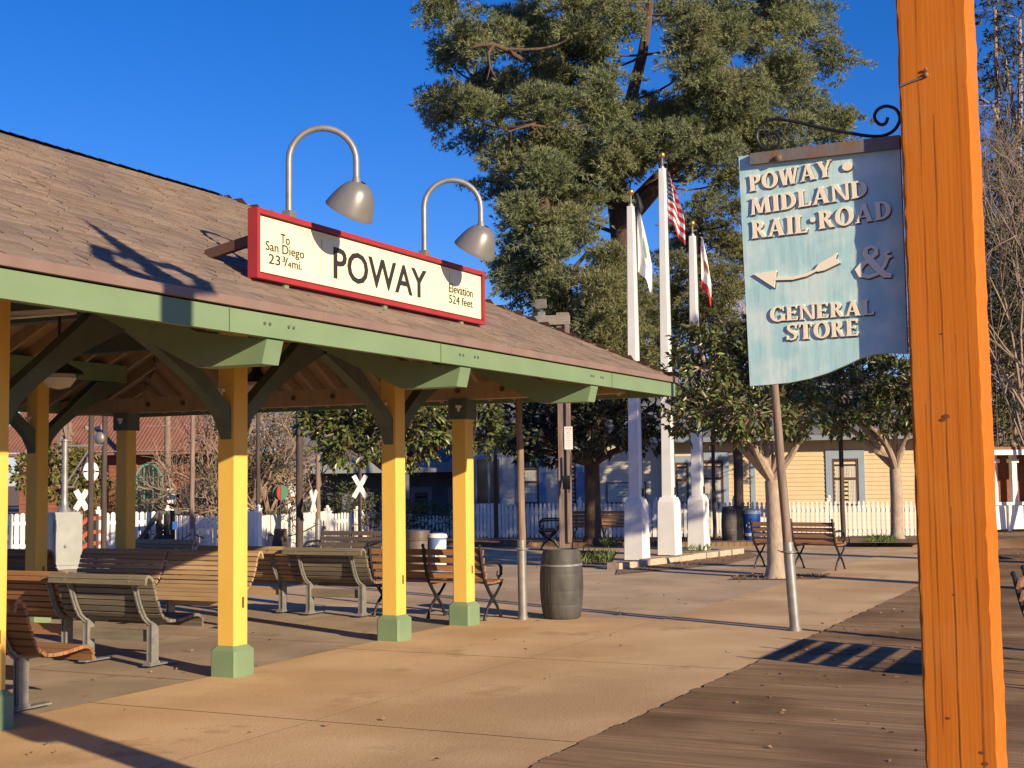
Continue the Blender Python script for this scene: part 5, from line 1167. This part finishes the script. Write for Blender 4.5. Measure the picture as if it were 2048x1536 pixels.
def magnolia(label, base, crown, m=M_mag, n_ros=260, leaf=(.15, .062), trunk_r=.085, bark=M_barkm, name='magnolia_tree', lean=(0, 0), per=9, fork=1.35, holes=None):
    """crown: list of ellipsoids (centre, radii); leaves sit in rosettes at twig ends"""
    base = Vector(base); t_ = thing(name, label, 'tree', base); mb = MB()
    fk = base + Vector((lean[0], lean[1], fork)); mb.tube([base - Vector((0, 0, .03)), base + Vector((0, 0, .06)), base + Vector((0, 0, .25)), base.lerp(fk, .6) + Vector((.01, 0, 0)), fk], [trunk_r * 1.9, trunk_r * 1.4, trunk_r * 1.05, trunk_r, trunk_r * .95], 12)
    PS, DS = [], []
    tot = sum(r[0] * r[1] + r[0] * r[2] for _, r in crown)
    for c, r in crown:
        limb(mb, fk, c, trunk_r * .6, trunk_r * .22, -.1)
        n = max(6, int(n_ros * (r[0] * r[1] + r[0] * r[2]) / tot)); P_, D_ = clump_points(c, r, n, .35, .1)
        for i in range(0, n, 3): limb(mb, Vector(c) + (Vector(P_[i]) - Vector(c)) * .15, P_[i], .016, .006, -.05, 4, 4)
        PS.append(P_); DS.append(D_)
    P_, D_ = np.concatenate(PS), np.concatenate(DS)
    P_ = np.repeat(P_, per, 0) + NP.normal(size=(len(P_) * per, 3)) * .035; D_ = np.repeat(D_, per, 0); dd = unit(D_ * .55 + NP.normal(size=P_.shape) * .55 + np.array([0, 0, -.05]))
    mb.build('trunk', bark, t_, True); raw('crown', *leaves(P_, dd, *leaf), 3, m, t_); return t_
def E_(px, py, d, rx, ry, rz=None):                  # ellipsoid given where it shows, radii in metres
    return (at(px, py, d), (rx, rz or rx, ry))
b = g(1552, 1157); magnolia('magnolia with pale trunk in the square bed behind the park bench, under the blue sign', b,
    [E_(1400, 735, 21.2, .62, .55), E_(1450, 690, 21.4, .55, .42), E_(1420, 820, 20.8, .72, .42), E_(1500, 830, 20.6, .8, .45), E_(1560, 780, 21.5, .8, .65), E_(1600, 830, 21.0, .6, .35), E_(1480, 760, 21.6, .8, .6), E_(1360, 830, 21.3, .34, .32), E_(1395, 680, 21.2, .4, .22), E_(1530, 690, 21.8, .7, .5), E_(1340, 770, 21.4, .25, .2)], n_ros=560, lean=(-.02, 0), trunk_r=.125, fork=1.55)
b = g(1795, 1086); magnolia('magnolia with forked pale trunk before the hotel, just left of the orange post', b,
    [E_(1680, 780, 31, 1.15, .8), E_(1760, 760, 31, 1.1, .75), E_(1640, 820, 30.5, .8, .5), E_(1720, 840, 30.5, .9, .45), E_(1800, 820, 31, .8, .6), E_(1850, 770, 31.5, .9, .8), E_(1700, 730, 31.5, 1, .6), E_(1830, 850, 31, .6, .4), E_(1620, 770, 31, .6, .6)], n_ros=620, trunk_r=.14, fork=1.75, leaf=(.19, .08))
b = g(1186, 1092); magnolia('dark shaded tree with stout trunk in front of the white house, left of the flagpoles', b,
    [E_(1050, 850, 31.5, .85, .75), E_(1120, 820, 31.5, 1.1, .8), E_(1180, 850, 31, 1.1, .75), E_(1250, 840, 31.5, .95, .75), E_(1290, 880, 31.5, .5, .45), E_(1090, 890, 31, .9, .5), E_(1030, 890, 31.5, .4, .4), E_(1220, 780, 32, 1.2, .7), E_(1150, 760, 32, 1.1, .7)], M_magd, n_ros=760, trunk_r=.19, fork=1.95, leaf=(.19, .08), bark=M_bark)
b = at(778, 1110, 24.5); b.z = 0; magnolia('glossy magnolia seen under the shelter roof between the third and fourth columns', b,
    [E_(650, 850, 24.5, .5, .42), E_(700, 830, 24.5, .65, .5), E_(690, 895, 24.2, .5, .36), E_(770, 850, 24.5, .7, .6), E_(830, 860, 24.3, .6, .5), E_(880, 850, 24.6, .55, .5), E_(950, 850, 24.4, .5, .5), E_(985, 880, 24.6, .26, .36), E_(985, 830, 24.6, .3, .3), E_(830, 910, 24.6, .4, .2), E_(640, 810, 24.8, .4, .3)], n_ros=560, trunk_r=.085, fork=1.75, leaf=(.17, .07), bark=M_bark)
b = at(1330, 1060, 45); b.z = 0; magnolia('dense dark evergreen behind the hotel roof and flagpole shafts', b,
    [E_(1150, 690, 44, 1.2, 1.1), E_(1200, 740, 44, 1.3, 1.0), E_(1270, 700, 44, 1.4, 1.2), E_(1330, 750, 44, 1.3, 1.1), E_(1180, 640, 44.5, .8, .7), E_(1250, 650, 44.5, .8, .7), E_(1480, 700, 44, 1.0, 1.0), E_(1420, 720, 44, .9, .8)], mat('mid_broad_leaves', (.045, .065, .025), .45, (.08, .095, .035), 1, island=.35, back=(.12, .09, .04)), n_ros=700, trunk_r=.22, fork=3.2, leaf=(.24, .10), bark=M_bark, name='evergreen_tree')
b = at(150, 1090, 34); b.z = 0; magnolia('sunlit leafy tree behind the signal mast', b,
    [E_(110, 930, 34, .6, .55), E_(160, 925, 34.5, .55, .6), E_(130, 975, 34, .6, .4), E_(190, 960, 34.5, .4, .45), E_(60, 950, 34, .5, .6)], mat('yellow_green_leaves', (.11, .125, .03), .5, (.20, .17, .05), 1.1, island=.4, trans=.2), n_ros=260, fork=1.0, name='leafy_tree', leaf=(.17, .08))
# shrubs and hedges
def shrub(label, cl, m, n, leaf=(.09, .045), name='shrub', cat='shrub'):
    c0 = Vector(cl[0][0]); t_ = thing(name, label, cat, (c0.x, c0.y, 0)); mb = MB(); parts = []
    tot = sum(r[0] * r[2] for _, r in cl)
    for c, r in cl:
        for k in range(4): limb(mb, (c[0] + rnd.uniform(-.2, .2), c[1] + rnd.uniform(-.2, .2), 0), Vector(c) + Vector((rnd.uniform(-1, 1) * r[0], rnd.uniform(-1, 1) * r[1], rnd.uniform(0, .8) * r[2])), .02, .006, 0, 4, 4)
        P_, D_ = clump_points(c, r, int(n * r[0] * r[2] / tot), .3); parts.append(leaves(P_, unit(D_ + rdirs(len(P_)) * .9), *leaf))
    mb.build('stem', M_twig, t_); raw('crown', *join_arrays(parts, 3), 3, m, t_); return t_
shrub('dense green hedge bush with yellow tips behind the bluish picket fence', [E_(690, 1010, 35, .7, .6), E_(740, 1015, 35, .6, .5), E_(655, 1030, 35, .5, .45), E_(620, 1035, 34.5, .5, .35), E_(800, 1030, 36, .8, .5), E_(860, 1035, 37, .8, .45)], M_shrub, 4200)
shrub('low dark bush behind the round switch targets', [E_(560, 1050, 33.5, .6, .4), E_(530, 1045, 34, .35, .4), E_(600, 1055, 33.5, .4, .3)], M_shrub, 1300)
shrub('yellowing bush between the dark poles before the red barn', [E_(215, 1005, 37, .6, .7), E_(250, 1020, 37, .5, .6), E_(190, 1010, 37, .5, .6), E_(165, 1015, 36, .4, .5)], mat('autumn_leaves', (.20, .15, .04), .6, (.10, .11, .03), .9, island=.4, trans=.2), 2000)
shrub('straggly green vine bush around the arched barn window', [E_(300, 990, 38, .45, .9), E_(325, 960, 38, .35, .8), E_(282, 1000, 38, .35, .6)], M_dshrub, 700)
shrub('dry brown brush behind the black ramp', [E_(300, 1045, 35, .7, .3), E_(400, 1030, 35, .6, .5), E_(340, 1035, 35, .5, .35)], mat('dry_brush', (.24, .17, .11), .9, (.15, .13, .06), 1, island=.4), 1600, (.08, .02))
shrub('green sprigs under the bare tree beside the shed', [E_(430, 940, 33, .5, .3), E_(545, 925, 33, .5, .25), E_(375, 940, 34, .4, .35)], M_dshrub, 700)
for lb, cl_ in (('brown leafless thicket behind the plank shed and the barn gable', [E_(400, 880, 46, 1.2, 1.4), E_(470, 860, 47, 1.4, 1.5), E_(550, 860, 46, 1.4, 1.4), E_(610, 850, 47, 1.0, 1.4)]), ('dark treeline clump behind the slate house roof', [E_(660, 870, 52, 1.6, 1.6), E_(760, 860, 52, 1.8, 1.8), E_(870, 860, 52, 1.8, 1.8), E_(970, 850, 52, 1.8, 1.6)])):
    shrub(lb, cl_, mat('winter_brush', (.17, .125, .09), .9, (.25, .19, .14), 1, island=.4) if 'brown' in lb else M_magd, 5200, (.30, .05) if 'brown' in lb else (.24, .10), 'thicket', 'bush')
def bare(label, base, L, r, depth, m=M_twig, n=3, name='bare_tree', spread=1.0, split=3, leafm=None, up=.1, kink=.3, start=None, shrink=.74):
    t_ = thing(name, label, 'tree', base); mb = MB(); tips = []
    for i in range(n):
        d = Vector((rnd.gauss(0, .45) * spread, rnd.gauss(0, .45) * spread, 1)); branch(mb, base, d, L * rnd.uniform(.8, 1.1), r, depth, 5, kink, split, shrink, up, tips)
    mb.build('branches', m, t_)
    if leafm:
        P_ = np.array([t[0][:] for t in tips]); P_ = np.repeat(P_, 3, 0) + NP.normal(size=(len(P_) * 3, 3)) * .08; raw('crown', *leaves(P_, rdirs(len(P_)), .11, .05), 3, leafm, t_)
    return t_
b = at(455, 1080, 33); b.z = 0; bare('tangled bare branched tree behind the second yellow column', b, 1.35, .07, 5, M_twig, 3, leafm=None, kink=.4)
b = at(560, 1080, 34); b.z = 0; bare('bare branched tree arching over the plank shed', b, 1.35, .07, 5, M_twig, 3, leafm=M_dshrub, kink=.4)
b = at(375, 1080, 35); b.z = 0; bare('bare twiggy tree between the tan poles and the barn', b, 1.4, .06, 5, M_twig, 3, kink=.4)
for i, (x, h, lb) in enumerate(((905, .62, 'pale leafless tree far off between the sign lamps'), (985, .66, 'pale leafless tree far off under the right sign lamp'), (1445, .95, 'pale leafless treetop far off left of the blue sign'))):
    b = at(x, 1000, 85); b.z = 0; bare(lb, b, (at(x, 520, 85).z) * .36 * h, .22, 5, M_twigp, 3, spread=.35, up=.35, kink=.18, name='bare_tree')
b = at(2130, 1060, 36); b.z = 0; bare('tall bare tree with pale limbs at the right edge behind the porch', b, 4.4, .075, 6, M_twigm, 4, spread=.5, up=.3, split=3, shrink=.72)
b = at(2035, 1050, 44); b.z = 0; bare('bare twiggy tree beyond the porch', b, 3.6, .12, 6, M_twig, 3, spread=.35, up=.3, kink=.25)
b = at(2030, 1040, 50); b.z = 0
magnolia('tall loose eucalyptus behind the bare branches at the right edge', b, [E_(2010, 120, 50, 1.2, 1.0), E_(2040, 40, 50, 1.5, 1.2), E_(1985, 210, 50, 1.2, 1.1), E_(2060, 160, 50, 1.5, 1.5), E_(1990, 20, 50, .8, .8), E_(2090, 260, 50, 1.6, 1.6), E_(2000, 300, 50, 1.0, .9)], M_dshrub, n_ros=420, leaf=(.30, .06), trunk_r=.25, fork=7, per=8, name='eucalyptus_tree', bark=M_barkm)
shrub('dark dusty thicket behind the white porch at the right edge', [E_(2000, 800, 47, 1.1, 1.5), E_(2040, 700, 47, 1.4, 2.0), E_(1985, 620, 48, 1.0, 1.4), E_(2030, 540, 48, 1.3, 1.6), E_(2060, 840, 46, 1.3, 1.2), E_(1975, 860, 47, .8, .8), E_(2090, 600, 42, 2, 3), E_(1990, 720, 42, 1.2, 1.8), E_(2020, 440, 44, 1.2, 1.4), E_(2030, 850, 42, 1.4, 1.2), E_(1995, 400, 45, 1.3, 1.5), E_(2050, 330, 45, 1.4, 1.6), E_(1985, 520, 43, 1.0, 1.4)], mat('thicket_leaves', (.075, .085, .035), .8, (.12, .115, .06), .6, island=.45, trans=.1), 21000, (.20, .07), 'thicket', 'bush')
# trees beyond the right edge of the picture: they shade the white house and flagpoles
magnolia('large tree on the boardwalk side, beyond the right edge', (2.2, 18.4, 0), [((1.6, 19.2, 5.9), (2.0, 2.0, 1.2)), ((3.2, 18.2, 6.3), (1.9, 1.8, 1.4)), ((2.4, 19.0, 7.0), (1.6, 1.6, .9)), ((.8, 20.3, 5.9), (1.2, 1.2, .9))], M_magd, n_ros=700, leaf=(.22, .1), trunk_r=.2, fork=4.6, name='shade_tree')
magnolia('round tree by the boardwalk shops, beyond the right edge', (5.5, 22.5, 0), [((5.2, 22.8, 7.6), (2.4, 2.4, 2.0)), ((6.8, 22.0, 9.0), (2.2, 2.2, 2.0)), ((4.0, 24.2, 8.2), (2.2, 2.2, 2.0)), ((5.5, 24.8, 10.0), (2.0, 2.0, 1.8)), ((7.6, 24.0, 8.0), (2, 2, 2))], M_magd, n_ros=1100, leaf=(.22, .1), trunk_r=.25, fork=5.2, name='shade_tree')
# beds, kerbstones, grass and litter
def stones(A, B, label):
    A, B = Vector(A), Vector(B); n = max(1, int((B - A).length / .55)); d = (B - A) / n; R = Matrix((d.normalized(), Vector((-d.y, d.x, 0)).normalized(), Vector((0, 0, 1)))).transposed(); t_ = MB()
    for i in range(n): t_.box(A + d * (i + .5) + Vector((0, 0, .05)), (d.length * .93, .22 + rnd.uniform(-.02, .03), .13 + rnd.uniform(-.02, .02)), R @ Matrix.Rotation(rnd.uniform(-.05, .05), 3, 'Z'))
    return tag(t_.build('bed_edging', M_stone), label, 'stone edging')
stones(g(1226, 1140), g(1478, 1108), 'pale stone edging in front of the three flagpoles')
mb = MB(); a, b, c, d_ = g(1130, 1140), g(1490, 1150), g(1560, 1100), g(1150, 1100)
mb.add([(p.x, p.y, .012) for p in (g(1232, 1150), g(1460, 1128), g(1520, 1112), g(1480, 1098), g(1240, 1125))], [(0, 1, 2, 3, 4)]); mb.add([(p.x, p.y, .012) for p in (g(1150, 1134), g(1225, 1134), g(1232, 1104), g(1165, 1104))], [(0, 1, 2, 3)])
mb.add([(p.x, p.y, .0105) for p in (g(1456, 1160), g(1640, 1160), g(1664, 1149), g(1488, 1149))], [(0, 1, 2, 3)]); tag(mb.build('planting_bed', M_soil), kind='structure')
def scatter(name, regions, m, size, kind='stuff', flat=True):
    Vs, o = [], 0; P_ = []
    for (a, b, c, d_, n) in regions:
        for _ in range(n):
            s, t_ = rnd.random(), rnd.random(); p = Vector(a).lerp(Vector(b), s).lerp(Vector(d_).lerp(Vector(c), s), t_); P_.append((p.x, p.y, .014 + rnd.uniform(0, .01)))
    P_ = np.array(P_); D_ = rdirs(len(P_)); D_[:, 2] *= .12 if flat else 1; D_[:, 2] = np.abs(D_[:, 2]) + (0 if flat else 1.0); D_ = unit(D_)
    V, Fc = leaves(P_, D_, *size); return tag(raw(name, V, Fc, 3, m), kind=kind)
scatter('fallen_leaves', [(g(1456, 1160), g(1640, 1160), g(1664, 1149), g(1488, 1149), 260), (g(1240, 1148), g(1460, 1126), g(1500, 1106), g(1300, 1120), 240), (g(700, 1480), g(1600, 1280), g(1820, 1180), g(950, 1240), 24), (g(1300, 1530), g(1830, 1530), g(1830, 1200), g(1640, 1270), 80), (g(100, 1400), g(700, 1320), g(600, 1240), g(200, 1280), 14), (g(960, 1235), g(1500, 1235), g(1500, 1120), g(980, 1120), 36), (g(2000, 1140), g(2048, 1140), g(2048, 1100), g(2000, 1100), 40), (g(0, 1530), g(900, 1530), g(700, 1400), g(0, 1440), 8)], M_litter, (.042, .024))
scatter('grass', [(g(1730, 1094), g(1790, 1094), g(1800, 1083), g(1740, 1083), 420), (g(1155, 1132), g(1225, 1132), g(1225, 1112), g(1165, 1112), 240), (g(1198, 1096), g(1228, 1096), g(1228, 1086), g(1198, 1086), 120), (g(1370, 1112), g(1420, 1108), g(1420, 1098), g(1370, 1102), 70)], M_grass, (.20, .025), 'stuff', False)
mb = MB(); a = [g(1700, 1095), g(1850, 1095), g(1850, 1080), g(1700, 1080)]; mb.add([(p.x, p.y, .104) for p in a], [(0, 1, 2, 3)]); tag(mb.build('soil_strip', M_soil), kind='structure')
